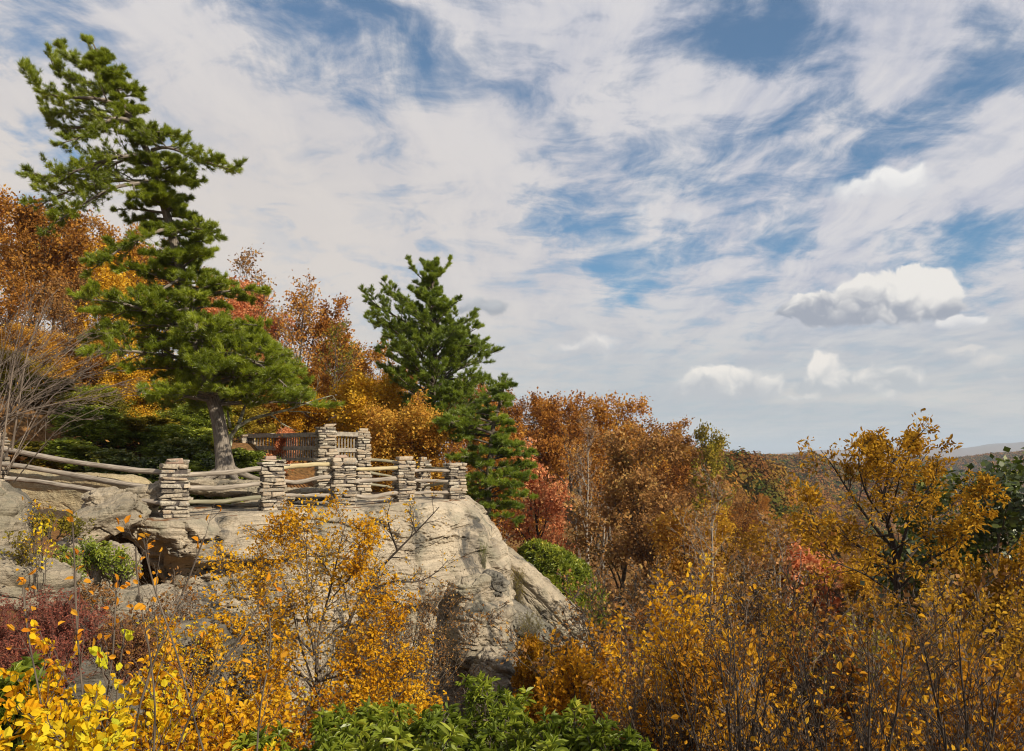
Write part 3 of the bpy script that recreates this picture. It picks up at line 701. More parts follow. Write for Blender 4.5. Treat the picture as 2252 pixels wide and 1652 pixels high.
# ------------------------------------------------------------------ trees
def zmax(o): return max(v.co.z for v in o.data.vertices)
PROTO = {}
def deciduous(key, seed, H=10., n1=13, n2=5, n3=5, t0=.28, ang=48, l1=.42, lpt=34, ls=.17, r0=.15, spread=.16, stems=1, trop=.10, loc_out=None):
    rg = np.random.default_rng(seed)
    b0 = np.zeros((stems, 3)); b0[:, 2] = -.4
    d0 = np.array([[0, 0, 1.]]) + rg.normal(0, .25 if stems > 1 else .04, (stems, 3)) * [1, 1, 0]
    tp, tr = grow(rg, b0, d0, np.full(stems, H * .9), 10, .05, .03, np.full(stems, r0), .88)
    P1, R1 = spawn(rg, tp, tr, n1, t0, 1., rad(ang), l1, 7, .13, trop, .55)
    P2, R2 = spawn(rg, P1, R1, n2, .2, 1., rad(42), .5, 5, .15, trop * .6, .6)
    P3, R3 = spawn(rg, P2, R2, n3, .15, 1., rad(40), .5, 4, .18, .03, .6)
    mb = MB(); tubes(mb, tp, tr, 8); tubes(mb, P1, R1, 5); tubes(mb, P2, np.maximum(R2, .008), 3); tubes(mb, P3, np.maximum(R3, .006), 3)
    trunk = mb.mesh(key + '_trunk', True)
    a, d = anchors(rg, P3, lpt, .1, 1.05)
    a = a + rg.normal(0, spread, a.shape)
    a2, d2 = anchors(rg, P2, 6, .5, 1.05); a = np.concatenate([a, a2 + rg.normal(0, spread, a2.shape)]); d = np.concatenate([d, d2])
    lb = MB(); leaves(lb, rg, a, d + rg.normal(0, .8, a.shape) - [0, 0, .3], ls * rg.uniform(.45, 1.6, len(a)), 'quad', .7, .5)
    crown = lb.mesh(key + '_crown')
    PROTO[key] = (trunk, crown, float(a[:, 2].max()), float(np.percentile(np.abs(a[:, 0]), 95)))
deciduous('A', 1, n1=14, n3=6, lpt=24, ls=.14, spread=.20); deciduous('B', 2, n1=16, t0=.22, l1=.38, n3=6, lpt=20, ls=.14, spread=.20); deciduous('C', 3, ang=58, l1=.5, n1=12, n3=6, lpt=24, ls=.145, spread=.22)
deciduous('D', 4, n1=15, n3=6, lpt=9, ls=.13, t0=.35)                      # sparse, twiggy
deciduous('E', 5, n1=13, n2=6, n3=6, lpt=2, ls=.13, t0=.3, ang=42)     # nearly bare
deciduous('W', 6, H=7., stems=4, n1=13, n3=6, ang=62, l1=.50, lpt=26, t0=.12, r0=.10, ls=.115, spread=.2)   # wide and low
deciduous('S', 7, H=4., stems=6, n1=10, ang=45, l1=.42, lpt=18, ls=.11, t0=.05, r0=.035, spread=.10)   # tall shrub
deciduous('L', 8, H=9., n1=20, n3=5, ang=50, l1=.30, lpt=18, t0=.14, ls=.14, spread=.2); deciduous('M', 12, H=9., n1=22, n3=5, ang=56, l1=.36, lpt=9, ls=.15, t0=.10, spread=.25); deciduous('T', 9, H=4., stems=8, n1=12, n3=5, ang=40, l1=.42, lpt=1, ls=.055, t0=.05, r0=.03, spread=.05)  # slim, low branched
KIND = {'A': 'broadleaf_tree', 'B': 'broadleaf_tree', 'C': 'broadleaf_tree', 'D': 'sparse_tree', 'E': 'bare_tree', 'W': 'spreading_tree', 'S': 'tall_shrub', 'L': 'slim_tree', 'T': 'twiggy_scrub', 'M': 'red_maple'}
def set_mat(o, m):
    if not o.data.materials: o.data.materials.append(m)
    o.material_slots[0].link = 'OBJECT'; o.material_slots[0].material = m
def plant_at(key, x, y, zb, s, sw, mat, bark, label, cat, group, rg):
    tr, cr, H, W = PROTO[key]
    root = empty(KIND[key], (x, y, zb), rg.uniform(0, 6.28)); root.scale = (sw, sw, s)
    tag(root, label, cat, group)
    a = link('trunk', tr, None, root); set_mat(a, M[bark])
    b = link('crown', cr, None, root); set_mat(b, M[mat])
    return root
def tree_px(key, px, ytop, D, mat, label, bark='bark', cat='tree', group='autumn trees on the wooded hillside', wide=1., seed=0, zb=None):
    rg = np.random.default_rng(seed + int(px) + int(D * 7))
    q = P(px, ytop, D); g = gz(q[0], D) if zb is None else zb
    tr, cr, H, W = PROTO[key]
    s = max((q[2] - g) / H, .25)
    return plant_at(key, q[0], D, g, s, min(max(s, .6), 1.25) * wide, mat, bark, label, cat, group, rg)

# skyline trees behind the overlook and along the ridge: px, top y, distance, variant, leaves, wording
SKY = [
 (-30, 405, 38, 'A', 'rust', 'tall'), (40, 415, 36, 'B', 'orange', 'dense'), (110, 435, 40, 'D', 'brown', 'broad'), (175, 470, 38, 'D', 'rust', 'thin-topped'),
 (235, 480, 42, 'A', 'orange', 'rounded'), (300, 500, 37, 'D', 'gold', 'full'), (250, 560, 33, 'C', 'gold', 'low'), (130, 560, 32, 'D', 'brown', 'mid-height'), (30, 560, 31, 'D', 'rust', 'near'),
 (380, 540, 44, 'A', 'rust', 'half-hidden'), (460, 580, 44, 'C', 'rust', 'crimson-tinged'), (520, 600, 40, 'B', 'red', 'deep red-brown'), (552, 524, 42, 'E', 'brown', 'nearly bare upright'),
 (600, 610, 43, 'D', 'rust', 'twiggy'), (655, 640, 44, 'A', 'rust', 'russet'), (650, 602, 40, 'E', 'rust', 'leaning bare-topped'), (705, 665, 48, 'D', 'rust', 'see-through'), (745, 705, 44, 'C', 'orange', 'rounded'), (735, 688, 41, 'E', 'olive', 'small lichen-grey'),
 (800, 755, 46, 'B', 'orange', 'bushy'), (840, 770, 54, 'D', 'rust', 'pinkish-brown'), (880, 790, 56, 'C', 'rust', 'plain'),
 (1000, 830, 64, 'A', 'rust', 'half-covered'), (1060, 835, 60, 'B', 'red', 'red-topped'), (1100, 855, 58, 'C', 'rust', 'wide'), (1135, 848, 62, 'D', 'brown', 'grey-twigged'), (1165, 855, 64, 'D', 'rust', 'fine-twigged'),
 (1200, 866, 60, 'B', 'rust', 'middle'), (1238, 880, 66, 'D', 'brown', 'thin'), (1275, 852, 50, 'A', 'rust', 'tallest'), (1310, 858, 52, 'B', 'rust', 'dense tall'), (1345, 876, 54, 'D', 'rust', 'twig-topped'),
 (1385, 905, 62, 'C', 'rust', 'stocky'), (1425, 895, 60, 'D', 'orange', 'narrow'), (1455, 915, 66, 'A', 'orange', 'little'), (1500, 958, 80, 'C', 'brown', 'olive-edged'),
 (1548, 925, 62, 'L', 'olive', 'compact dark olive'), (1590, 985, 96, 'A', 'brown', 'far'), (1475, 950, 72, 'B', 'brown', 'sunken')]
CN = {'rust': 'rust-brown', 'orange': 'bright orange', 'gold': 'golden', 'red': 'red', 'brown': 'dull brown', 'olive': 'olive-green', 'oak': 'golden-olive', 'green': 'green', 'darkgreen': 'dark green'}
def zone(px, ytop=None):
    for lim, w in ((60, 'at the left edge of the view'), (190, 'left of the leaning pine under its long low boughs'), (330, 'just left of the leaning pine trunk'), (480, 'directly behind the leaning pine'), (600, 'just right of the leaning pine'), (700, 'between the leaning pine and the gate pillars'),
                   (830, 'above the tall gate pillars'), (960, 'behind the upright pine'), (1110, 'behind the right flank of the upright pines'), (1230, 'behind the pink-red maple'), (1330, 'above the pale tall trunk right of the maple'), (1420, 'right of the tall pale trunk'),
                   (1520, 'where the hillside skyline starts to drop'), (1640, 'by the last notch of the skyline'), (1800, 'left of the golden-olive oak'), (2000, 'behind the golden-olive oak'), (9999, 'far right behind the dark evergreens')):
        if px < lim: return w
for i, (px, yt, D, k, m, w) in enumerate(SKY):
    tree_px(k, px, yt, D, m, f'{w} {CN[m]} tree on the skyline {zone(px)}', seed=i, wide=.8 if px > 1480 else 1.)

sil = np.array([(-200, 400), (0, 415), (100, 440), (190, 490), (240, 490), (330, 520), (480, 600), (560, 620), (640, 650), (700, 690), (760, 740), (830, 785), (1000, 835), (1060, 850), (1150, 865), (1220, 880), (1300, 880), (1380, 915), (1480, 970), (1600, 1035), (1700, 1095), (1800, 1140), (1950, 1170), (2300, 1190)], float)
def fill_forest():
    rg = np.random.default_rng(77); pl = [(P(a[0], 0, a[2])[0], a[2]) for a in SKY]; cnt = 0
    blocked = [(pp(948, 33), 33, 2.5), (pp(1080, 31), 31, 2.5), (pp(860, 31), 31, 3.), (pp(1190, 37), 37, 2.5)]
    for _ in range(9000):
        D = math.exp(rg.uniform(math.log(29), math.log(160))); px = rg.uniform(-120, 2330)
        x = pp(px, D)
        if px < 1060 and D < 31: continue
        if 420 < px < 1150 and D < 35: continue
        if px > 1100 and px < 1340 and D < 41: continue
        if px > 1340 and D < 30: continue
        if px < 900 and D > 55: continue
        if px < 1250 and D > 80: continue
        sp = 3.3 + D * .03
        if any((x - a) ** 2 + (D - b) ** 2 < sp * sp for a, b in pl): continue
        if any((x - a) ** 2 + (D - b) ** 2 < r * r for a, b, r in blocked): continue
        g = gz(x, D); H = rg.uniform(6.5, 10.5)
        if px < 450 and D < 38: H *= .8
        lim = (HY - np.interp(px, sil[:, 0], sil[:, 1]) - 8) / F * D
        top = min(g + H, lim)
        if top - g < 4.2: continue
        yt = HY - top / D * F
        if yt > 1330: continue
        pl.append((x, D)); cnt += 1
        r = rg.random()
        if px < 450: m = ['orange', 'gold', 'rust', 'brown', 'olive'][int(np.searchsorted([.3, .52, .74, .88], r))]
        elif px < 720: m = ['red', 'rust', 'orange', 'brown'][int(np.searchsorted([.25, .6, .85], r))]
        elif px < 1000: m = ['orange', 'gold', 'rust'][int(np.searchsorted([.45, .75], r))]
        elif px < 1500: m = ['rust', 'orange', 'brown', 'oak'][int(np.searchsorted([.52, .82, .96], r))]
        else: m = ['brown', 'rust', 'oak', 'olive', 'orange', 'red'][int(np.searchsorted([.40, .78, .84, .90, .98], r))]
        k = rg.choice(list('ABCDEL'), p=[.22, .2, .16, .22, .08, .12])
        w = ['young', 'tall', 'slender', 'full-crowned', 'ragged', 'crooked', 'loose-crowned', 'thick-twigged'][int(rg.integers(8))]
        dist = 'near the forest edge' if D < 42 else 'halfway up the slope' if D < 75 else 'far down the ridge'
        tr = PROTO[k]; s = (top - g) / tr[2]
        plant_at(k, x, D, g, s, min(max(s, .65), 1.2), m, rg.choice(['bark', 'palebark', 'darkbark'], p=[.5, .25, .25]),
                 f'{w} {CN[m]} tree {dist} {zone(px)}', 'tree', 'autumn trees on the wooded hillside', rg)
    print('forest trees', cnt)
fill_forest()

# named single trees of the middle distance
tree_px('W', 790, 795, 33.5, 'gold', 'broad golden tree spreading right behind the tall narrow gate pillar', group='golden trees behind the overlook', seed=3, wide=1.15)
tree_px('W', 905, 865, 32, 'orange', 'golden-orange tree whose skirt reaches the cliff corner pillars', group='golden trees behind the overlook', seed=5, wide=1.1)
tree_px('W', 690, 850, 35, 'gold', 'low golden tree above the red leaves left of the gate pillars', group='golden trees behind the overlook', seed=6, wide=.95)
tree_px('M', 1200, 955, 37.5, 'red', 'pink-red maple standing right of the upright pines', bark='darkbark', group='red maples', seed=2, wide=.9)
tree_px('M', 1228, 1060, 39.5, 'red', 'smaller red maple pressed against the right side of the pink-red maple', bark='darkbark', group='red maples', seed=9, wide=.55)
tree_px('S', 1790, 1190, 33, 'red', 'low red-orange maple glowing in the valley left of the oak trunk', group='red maples', seed=4, wide=1.2)
tree_px('E', 1290, 905, 40, 'brown', 'tall pale-trunked bare tree above the green rhododendron dome', bark='palebark', group='bare pale trees', seed=4)
tree_px('E', 1560, 1010, 30, 'brown', 'nearly bare pale-branched tree rising from the slope right of centre', bark='palebark', group='bare pale trees', seed=14, wide=1.1)
tree_px('E', 1720, 1110, 27, 'brown', 'bare grey-branched tree left of the golden-olive oak', bark='palebark', group='bare pale trees', seed=24, wide=1.1)
tree_px('D', 1450, 1040, 33, 'brown', 'sparse brown tree on the slope right of the pale tall trunk', group='bare pale trees', seed=31)
tree_px('D', 1640, 1090, 34, 'oak', 'sparse yellow-brown tree below the ridge notch', group='bare pale trees', seed=33)
tree_px('B', 2205, 985, 20, 'darkgreen', 'dark green leafy tree at the right edge behind the oak', group='dark trees right of the oak', seed=2, wide=1.15)
tree_px('A', 2125, 1000, 19.5, 'darkgreen', 'dark green tree rising directly right of the oak crown', group='dark trees right of the oak', seed=5, wide=.95)
tree_px('C', 2245, 1150, 16, 'oak', 'golden-olive tree filling the right edge below the dark green trees', group='dark trees right of the oak', seed=8, wide=.8)
tree_px('A', 2100, 1180, 16.5, 'oak', 'olive-gold tree in the gap below the dark green trees', group='dark trees right of the oak', seed=11, wide=.7)
for i, (px, yt, D, m, w) in enumerate([(20, 700, 31, 'orange', 'bright low'), (110, 760, 32, 'gold', 'yellow-flecked low'), (200, 700, 33, 'orange', 'leafy low'), (290, 770, 32.5, 'gold', 'shaded low'), (360, 800, 33.5, 'olive', 'dim low'), (60, 850, 30, 'olive', 'waist-high'), (170, 840, 30.5, 'green', 'brightest low'), (260, 860, 31, 'olive', 'green-gold low'), (540, 760, 34, 'orange', 'glowing low'), (620, 780, 35, 'rust', 'rusty low'), (480, 850, 32, 'olive', 'deep-shaded low'), (410, 880, 31.5, 'green', 'dim green low')]):
    tree_px('W', px, yt, D, m, f'{w} {CN[m]} tree at the forest edge {zone(px)}', group='low trees at the forest edge', seed=i + 50, wide=.95)
rgs = np.random.default_rng(5)
GB = [(60, 930, 28, 'olive'), (150, 900, 29, 'green'), (230, 905, 27, 'green'), (310, 935, 28, 'olive'), (375, 930, 27, 'green'), (430, 960, 26.5, 'darkgreen'), (180, 965, 25.5, 'green'), (280, 985, 24.8, 'darkgreen'), (365, 1000, 24, 'darkgreen'), (90, 980, 25, 'olive'), (10, 985, 24, 'brown'), (530, 985, 27, 'green'), (440, 1010, 24, 'green')]
for i, (px, yt, D, m) in enumerate(GB):
    w = ['yellow-tipped', 'broad', 'bright-leaved', 'loose', 'shaded', 'dense', 'low', 'deep-shaded', 'knee-high', 'sprawling', 'dry', 'sunlit', 'small'][i]
    tree_px('S', px, yt, D, m, f'{w} {CN[m]} bush in the undergrowth {zone(px) if i % 2 else "above the long rails " + zone(px)}'[:110], cat='bush', group='bushes in the undergrowth behind the rails', wide=1.5, seed=i)
tree_px('S', 615, 938, 29.5, 'red', 'small crimson-leaved bush in front of the wooden railing', cat='bush', group='red maples', seed=8, wide=.7)

# ------------------------------------------------------------------ pines
def limb_batch(limbs, n=12):
    out = []; RR = []
    for pts, r0, r1 in limbs:
        pts = np.array(pts, float); L = np.concatenate([[0], np.cumsum(np.linalg.norm(np.diff(pts, axis=0), axis=1))])
        t = np.linspace(0, L[-1], n); q = np.stack([np.interp(t, L, pts[:, k]) for k in range(3)], 1)
        for _ in range(2): q[1:-1] = (q[:-2] + q[2:] + 2 * q[1:-1]) / 4
        out.append(q); RR.append(np.linspace(r0, r1, n))
    return np.array(out), np.array(RR)
def pine(name, label, D, trunk, prof, limbs, seed, mat, r0, dy=34, nl=6, zbase=None, rise=.25, droop=-.02, tuft=.125, dens=1.0, roots=False, planar=.75, tw=.0062, k2=11, l2=.34, K=20, lshort=.94):
    rg = np.random.default_rng(seed)
    tp = [P(x, y, D + dd) for x, y, dd in trunk]
    base = np.array(tp[0]); root = empty(name, tuple(base)); tag(root, label, 'pine tree', 'evergreen pines by the overlook')
    TP, TR = limb_batch([(tp, r0, r0 * .06)], 30)
    TR[0] = r0 * (1 - np.linspace(0, 1, 30)) ** .75 + .012
    if roots: TR[0][:4] *= np.array([1.55, 1.22, 1.08, 1.02])
    mb = MB(); tubes(mb, TP - base, TR, 14)
    if roots:
        for a in (.3, 1.6, -.9, 3.4, 4.3):
            d = np.array([math.cos(a), math.sin(a), 0]); pts = [base + [0, 0, .35], base + d * .4 + [0, 0, .12], base + d * .8 + [0, 0, -.02], base + d * 1.3 + [0, 0, -.15]]
            A, R_ = limb_batch([(pts, .13, .03)], 8); tubes(mb, A - base, R_, 8)
    # limbs: explicit + by profile
    lim = [([P(x, y, D + dd) for x, y, dd in [(pts[0][0] + (a_[0] - pts[0][0]) * lshort, pts[0][1] + (a_[1] - pts[0][1]) * lshort, a_[2]) for a_ in pts]], r, .012) for pts, r in limbs]
    prof = np.array(prof, float); ty = np.array([t[1] for t in trunk])[::-1]; tx = np.array([t[0] for t in trunk])[::-1]; td = np.array([t[2] for t in trunk])[::-1]
    y = prof[0, 0]
    while y <= prof[-1, 0]:
        xl, xr = np.interp(y, prof[:, 0], prof[:, 1]), np.interp(y, prof[:, 0], prof[:, 2]); xc = np.interp(y, ty, tx); dc = np.interp(y, ty, td)
        wl = max(xc - xl, 5) / F * D; wr = max(xr - xc, 5) / F * D; wd = .5 * (wl + wr) * .8
        ph0 = rg.uniform(0, 6.28)
        for i in range(nl):
            ph = ph0 + i * 2 * math.pi / nl + rg.normal(0, .25); c, s_ = math.cos(ph), math.sin(ph)
            ln = abs(c) * (wr if c > 0 else wl) + abs(s_) * wd
            ln = max(ln * rg.uniform(.55, 1.08), .25)
            p0 = P(xc, y + rg.uniform(-.5, .5) * dy, D + dc); dr = np.array([c, s_, 0])
            rr = rise + rg.normal(0, .15)
            pts = [p0, p0 + dr * ln * .35 + [0, 0, ln * rr * .45], p0 + dr * ln * .7 + [0, 0, ln * rr * .75], p0 + dr * ln + [0, 0, ln * (rr * .85 + droop)]]
            lim.append((pts, .018 + .018 * ln, .008))
        y += dy * rg.uniform(.85, 1.15)
    LP, LR = limb_batch(lim, 12)
    tubes(mb, LP - base, LR, 6)
    ll = np.linalg.norm(np.diff(LP, axis=1), axis=-1).sum(1); P2s = []; P3s = []
    for lo, hi, ka, kb in ((0, .8, 5, 3), (.8, 1.6, max(k2 - 3, 5), 4), (1.6, 2.6, k2, 5), (2.6, 99, k2 + 6, 6)):
        g_ = (ll >= lo) & (ll < hi)
        if not g_.any(): continue
        P2, R2 = spawn(rg, LP[g_], LR[g_], ka, .15, 1., rad(50), l2 if hi > 1 else .55, 6, .10, .05, .55, planar=planar, tipshort=.55)
        P3, R3 = spawn(rg, P2, R2, kb, .15, 1., rad(42), .45, 4, .12, .12, .6, planar=.5)
        tubes(mb, P2 - base, np.maximum(R2, .005), 4); tubes(mb, P3 - base, np.maximum(R3, .0035), 3); P2s.append(P2); P3s.append(P3)
    P2 = np.concatenate(P2s); P3 = np.concatenate(P3s)
    link('trunk', mb.mesh(name + '_trunk', True), M['pinebark' if roots else 'bark'], root)
    a = []; d = []
    for PB, k, t0 in ((P3, int(3 * dens + .5), .2), (P2, int(5 * dens + .5), .35), (LP, 9, .45)):
        q, e = anchors(rg, PB, k, t0, 1.03); a.append(q); d.append(e)
    tips = np.concatenate([P3[:, -1], P2[:, -1], LP[:, -1]]); td_ = np.concatenate([unit(X[:, -1] - X[:, -2]) for X in (P3, P2, LP)])
    a.append(tips); d.append(td_)
    a = np.concatenate(a) - base; d = np.concatenate(d)
    tr = np.repeat(rg.random(len(a)) * .6, K) + rg.random(len(a) * K) * .4
    A = np.repeat(a, K, 0) + rg.normal(0, .018, (len(a) * K, 3)); Dn = np.repeat(d, K, 0)
    Dn = unit(Dn + rg.normal(0, .52, Dn.shape) + [0, 0, .22])
    lb = MB(); leaves(lb, rg, A, Dn, tuft * rg.uniform(.7, 1.25, len(A)), 'needle', tw * 2 / tuft, 0., rnd=tr)
    link('needle_crown', lb.mesh(name + '_needles'), M[mat], root)
    print(name, len(A))
    return root

pine('leaning_pine', 'tall wind-bent pine leaning left with bare grey lower trunk rooted behind the log rails', 23.0,
     [(498, 1052, 0), (490, 985, 0), (479, 905, .1), (458, 850, .2), (440, 807, .2), (422, 711, .3), (402, 616, .3), (378, 510, .3), (348, 409, .2), (337, 363, .1), (307, 289, 0), (286, 262, 0), (250, 180, -.1), (215, 120, -.1), (199, 84, -.1)],
     [(130, 185, 240), (165, 195, 275), (205, 215, 300), (245, 240, 315), (290, 280, 350), (330, 292, 372), (370, 298, 400), (410, 310, 420), (440, 320, 418), (470, 262, 445), (492, 275, 440), (520, 355, 430), (548, 340, 495), (575, 325, 498), (610, 345, 470), (640, 285, 545), (690, 250, 560), (730, 215, 560), (765, 210, 640), (800, 300, 690), (840, 320, 710), (880, 325, 690)],
     [([(252, 192, 0), (200, 182, -.3), (150, 176, -.5), (118, 160, -.6), (104, 138, -.6), (98, 117, -.6)], .05),
      ([(240, 160, 0), (190, 150, .3), (158, 138, .5), (136, 112, .6), (128, 94, .6)], .04),
      ([(225, 135, 0), (205, 112, -.2), (190, 92, -.2), (186, 80, -.2)], .03),
      ([(290, 262, 0), (255, 222, -.3), (215, 210, -.6), (138, 213, -.9), (75, 203, -1), (54, 176, -1), (48, 146, -1)], .06),
      ([(300, 275, 0), (255, 245, .4), (215, 240, .7), (153, 244, .9), (92, 250, 1)], .05),
      ([(296, 268, 0), (250, 254, -.5), (215, 275, -.9), (175, 305, -1.2), (125, 318, -1.4)], .06),
      ([(296, 272, 0), (240, 265, .3), (190, 280, .6), (130, 285, .8), (92, 270, .9)], .05),
      ([(335, 345, 0), (290, 338, -.4), (230, 350, -.8), (169, 371, -1.2), (132, 391, -1.4), (92, 397, -1.6), (46, 384, -1.7)], .065),
      ([(335, 350, 0), (262, 350, .4), (225, 375, .7), (185, 402, .9), (150, 405, 1)], .045),
      ([(350, 405, 0), (300, 402, -.4), (258, 406, -.7), (210, 428, -1), (165, 455, -1.3), (125, 482, -1.5), (100, 500, -1.6)], .07),
      ([(345, 400, 0), (250, 395, .4), (190, 408, .7), (120, 425, .9), (60, 462, 1)], .05),
      ([(320, 308, 0), (350, 285, -.3), (385, 300, -.5), (404, 302, -.6)], .035),
      ([(335, 330, 0), (365, 320, -.5), (414, 338, -.8), (475, 363, -1), (521, 376, -1.1)], .055),
      ([(345, 380, 0), (385, 360, -.3), (412, 375, -.5), (440, 404, -.6)], .04),
      ([(372, 500, 0), (330, 515, -.5), (280, 535, -1), (230, 570, -1.4), (190, 600, -1.6)], .06),
      ([(378, 515, 0), (420, 500, -.3), (460, 505, -.5), (490, 530, -.7)], .05),
      ([(400, 612, 0), (430, 585, .3), (455, 560, .5), (480, 545, .6)], .05),
      ([(402, 610, 0), (350, 640, -.4), (300, 670, -.8), (250, 700, -1.1), (215, 720, -1.3)], .05),
      ([(425, 720, 0), (340, 715, -.6), (270, 715, -1), (235, 740, -1.2)], .05),
      ([(440, 790, 0), (500, 770, -.6), (560, 790, -1), (620, 830, -1.4), (660, 870, -1.6)], .09),
      ([(436, 780, 0), (500, 740, .2), (570, 750, .3), (630, 790, .4), (672, 820, .5)], .08),
      ([(455, 835, 0), (540, 820, .5), (600, 850, .8), (655, 885, 1)], .06),
      ([(470, 870, 0), (400, 850, -.8), (350, 860, -1.2), (325, 885, -1.4)], .05)],
     11, 'needle', .205, dy=31, nl=6, rise=.06, droop=-.05, roots=True, k2=11, l2=.33, lshort=.93)
pine('upright_pine', 'tall upright dark pine with upswept top branches behind the cliff corner', 33.0,
     [(957, 1180, 0), (952, 1000, 0), (948, 905, 0), (956, 830, 0), (955, 760, 0), (957, 700, 0), (952, 640, 0), (946, 572, 0)],
     [(600, 938, 958), (640, 925, 972), (675, 905, 985), (710, 885, 1000), (745, 865, 1025), (780, 850, 1052), (820, 840, 1075), (860, 850, 1090), (900, 875, 1095), (940, 900, 1100), (975, 940, 1110), (1010, 960, 1110)],
     [([(952, 760, 0), (905, 715, -.5), (865, 690, -.8), (830, 675, -1), (808, 658, -1.1), (799, 645, -1.1)], .06),
      ([(952, 720, 0), (915, 690, .4), (880, 665, .7), (855, 640, .9), (843, 628, .9)], .05),
      ([(950, 640, 0), (925, 610, 0), (905, 590, 0), (898, 573, 0)], .03), ([(950, 630, 0), (965, 600, 0), (982, 590, 0), (990, 575, 0)], .03), ([(948, 612, 0), (938, 590, .1), (932, 572, .1)], .02), ([(948, 612, 0), (958, 590, .1), (963, 570, .1)], .02),
      ([(954, 720, 0), (975, 690, -.3), (1000, 665, -.4), (1014, 657, -.5)], .04),
      ([(955, 800, 0), (1000, 760, -.5), (1040, 755, -.8), (1065, 765, -1), (1076, 775, -1)], .05),
      ([(955, 770, 0), (1000, 735, .5), (1030, 735, .8), (1045, 745, .9)], .04),
      ([(952, 830, 0), (900, 790, -.5), (860, 765, -.8), (836, 745, -1)], .05)],
     12, 'needle2', .20, dy=29, nl=6, rise=.6, droop=.10, tuft=.14, planar=.55, tw=.0075, dens=1.0, k2=8, l2=.37)
pine('drooping_pine', 'pine with long layered drooping boughs hanging past the cliff corner', 30.5,
     [(1070, 1230, 0), (1072, 1100, 0), (1078, 1000, 0), (1085, 930, 0), (1102, 880, 0), (1112, 836, 0)],
     [(862, 1085, 1130), (890, 1050, 1128), (920, 995, 1125), (950, 960, 1138), (985, 985, 1155), (1020, 1005, 1168), (1060, 1018, 1175), (1100, 1025, 1172), (1140, 1035, 1168), (1165, 1045, 1160)],
     [([(1078, 1000, 0), (1110, 975, -.4), (1135, 985, -.6), (1155, 975, -.7)], .04), ([(1075, 1060, 0), (1115, 1045, -.4), (1150, 1050, -.6), (1165, 1045, -.7)], .04),
      ([(1085, 930, 0), (1040, 915, -.5), (990, 930, -.9), (950, 925, -1.2)], .05)],
     13, 'needle2', .18, dy=30, nl=6, rise=.10, droop=-.04, tuft=.14, planar=.85, tw=.0075, dens=1.0, k2=8, l2=.37)

# ------------------------------------------------------------------ explicit shrubs and trees
def shrub_tree(name, label, cat, limbs, D, seed, bark, leaf, ls, levels, nleaf, shape='ovate', group=None, w=.6, spread=.03, r0=.03, lean=None, leafpart='foliage', droop=.2, tipw=1.0, extra=None, minr=.0025):
    """limbs: list of (pixel polyline with depth offsets, radius)"""
    rg = np.random.default_rng(seed)
    L = [([P(x, y, D + dd) for x, y, dd in pts], r, max(r * .2, .004)) for pts, r in limbs]
    LP, LR = limb_batch(L, 12)
    base = LP[0, 0].copy(); LP = LP - base
    root = empty(name, tuple(base)); tag(root, label, cat, group)
    return finish_shrub(root, rg, LP, LR, bark, leaf, ls, levels, nleaf, shape, w, spread, leafpart, droop, extra, minr)
def finish_shrub(root, rg, LP, LR, bark, leaf, ls, levels, nleaf, shape, w, spread, leafpart, droop, extra=None, minr=.0025):
    mb = MB(); tubes(mb, LP, LR, 7); allb = [(LP, LR)]; cur = (LP, LR)
    for (k, t0, t1, ang, lf, n, wig, trop, absL) in levels:
        cur = spawn(rg, cur[0], cur[1], k, t0, t1, rad(ang), lf, n, wig, trop, .6, absL=absL)
        tubes(mb, cur[0], np.maximum(cur[1], minr), 4 if len(cur[0]) < 1500 else 3); allb.append(cur)
    link('branches', mb.mesh(root.name + '_branches', True), M[bark], root)
    if nleaf:
        PB = allb[-1][0]; k = max(1, nleaf // len(PB)) if nleaf >= len(PB) else 1
        if nleaf < len(PB): PB = PB[rg.permutation(len(PB))[:nleaf]]
        a, d = anchors(rg, PB, k, .15, 1.03)
        a = a + rg.normal(0, spread, a.shape)
        dd = d + rg.normal(0, .75, a.shape) - [0, 0, droop]
        lb = MB()
        if shape == 'whorl':
            K = 9; tip = PB[:, -1]; td = unit(PB[:, -1] - PB[:, -2])
            m_ = len(tip); T = np.repeat(tip, K, 0); TD = np.repeat(td, K, 0)
            q = rg.normal(0, 1, T.shape); pr = unit(q - (q * TD).sum(1, keepdims=True) * TD)
            ang = rg.uniform(.7, 1.5, len(T))[:, None]; dv = TD * np.cos(ang) + pr * np.sin(ang) - [0, 0, .1]
            tr = np.repeat(rg.random(m_) * .6, K) + rg.random(len(T)) * .4
            leaves(lb, rg, T, dv, ls * rg.uniform(.6, 1.2, len(T)), 'ovate', w, 1.0, .22, rnd=tr)
        else:
            leaves(lb, rg, a, dd, ls * rg.uniform(.55, 1.25, len(a)), shape, w, .5, .2)
        link(leafpart, lb.mesh(root.name + '_leaves'), M[leaf], root)
    return root
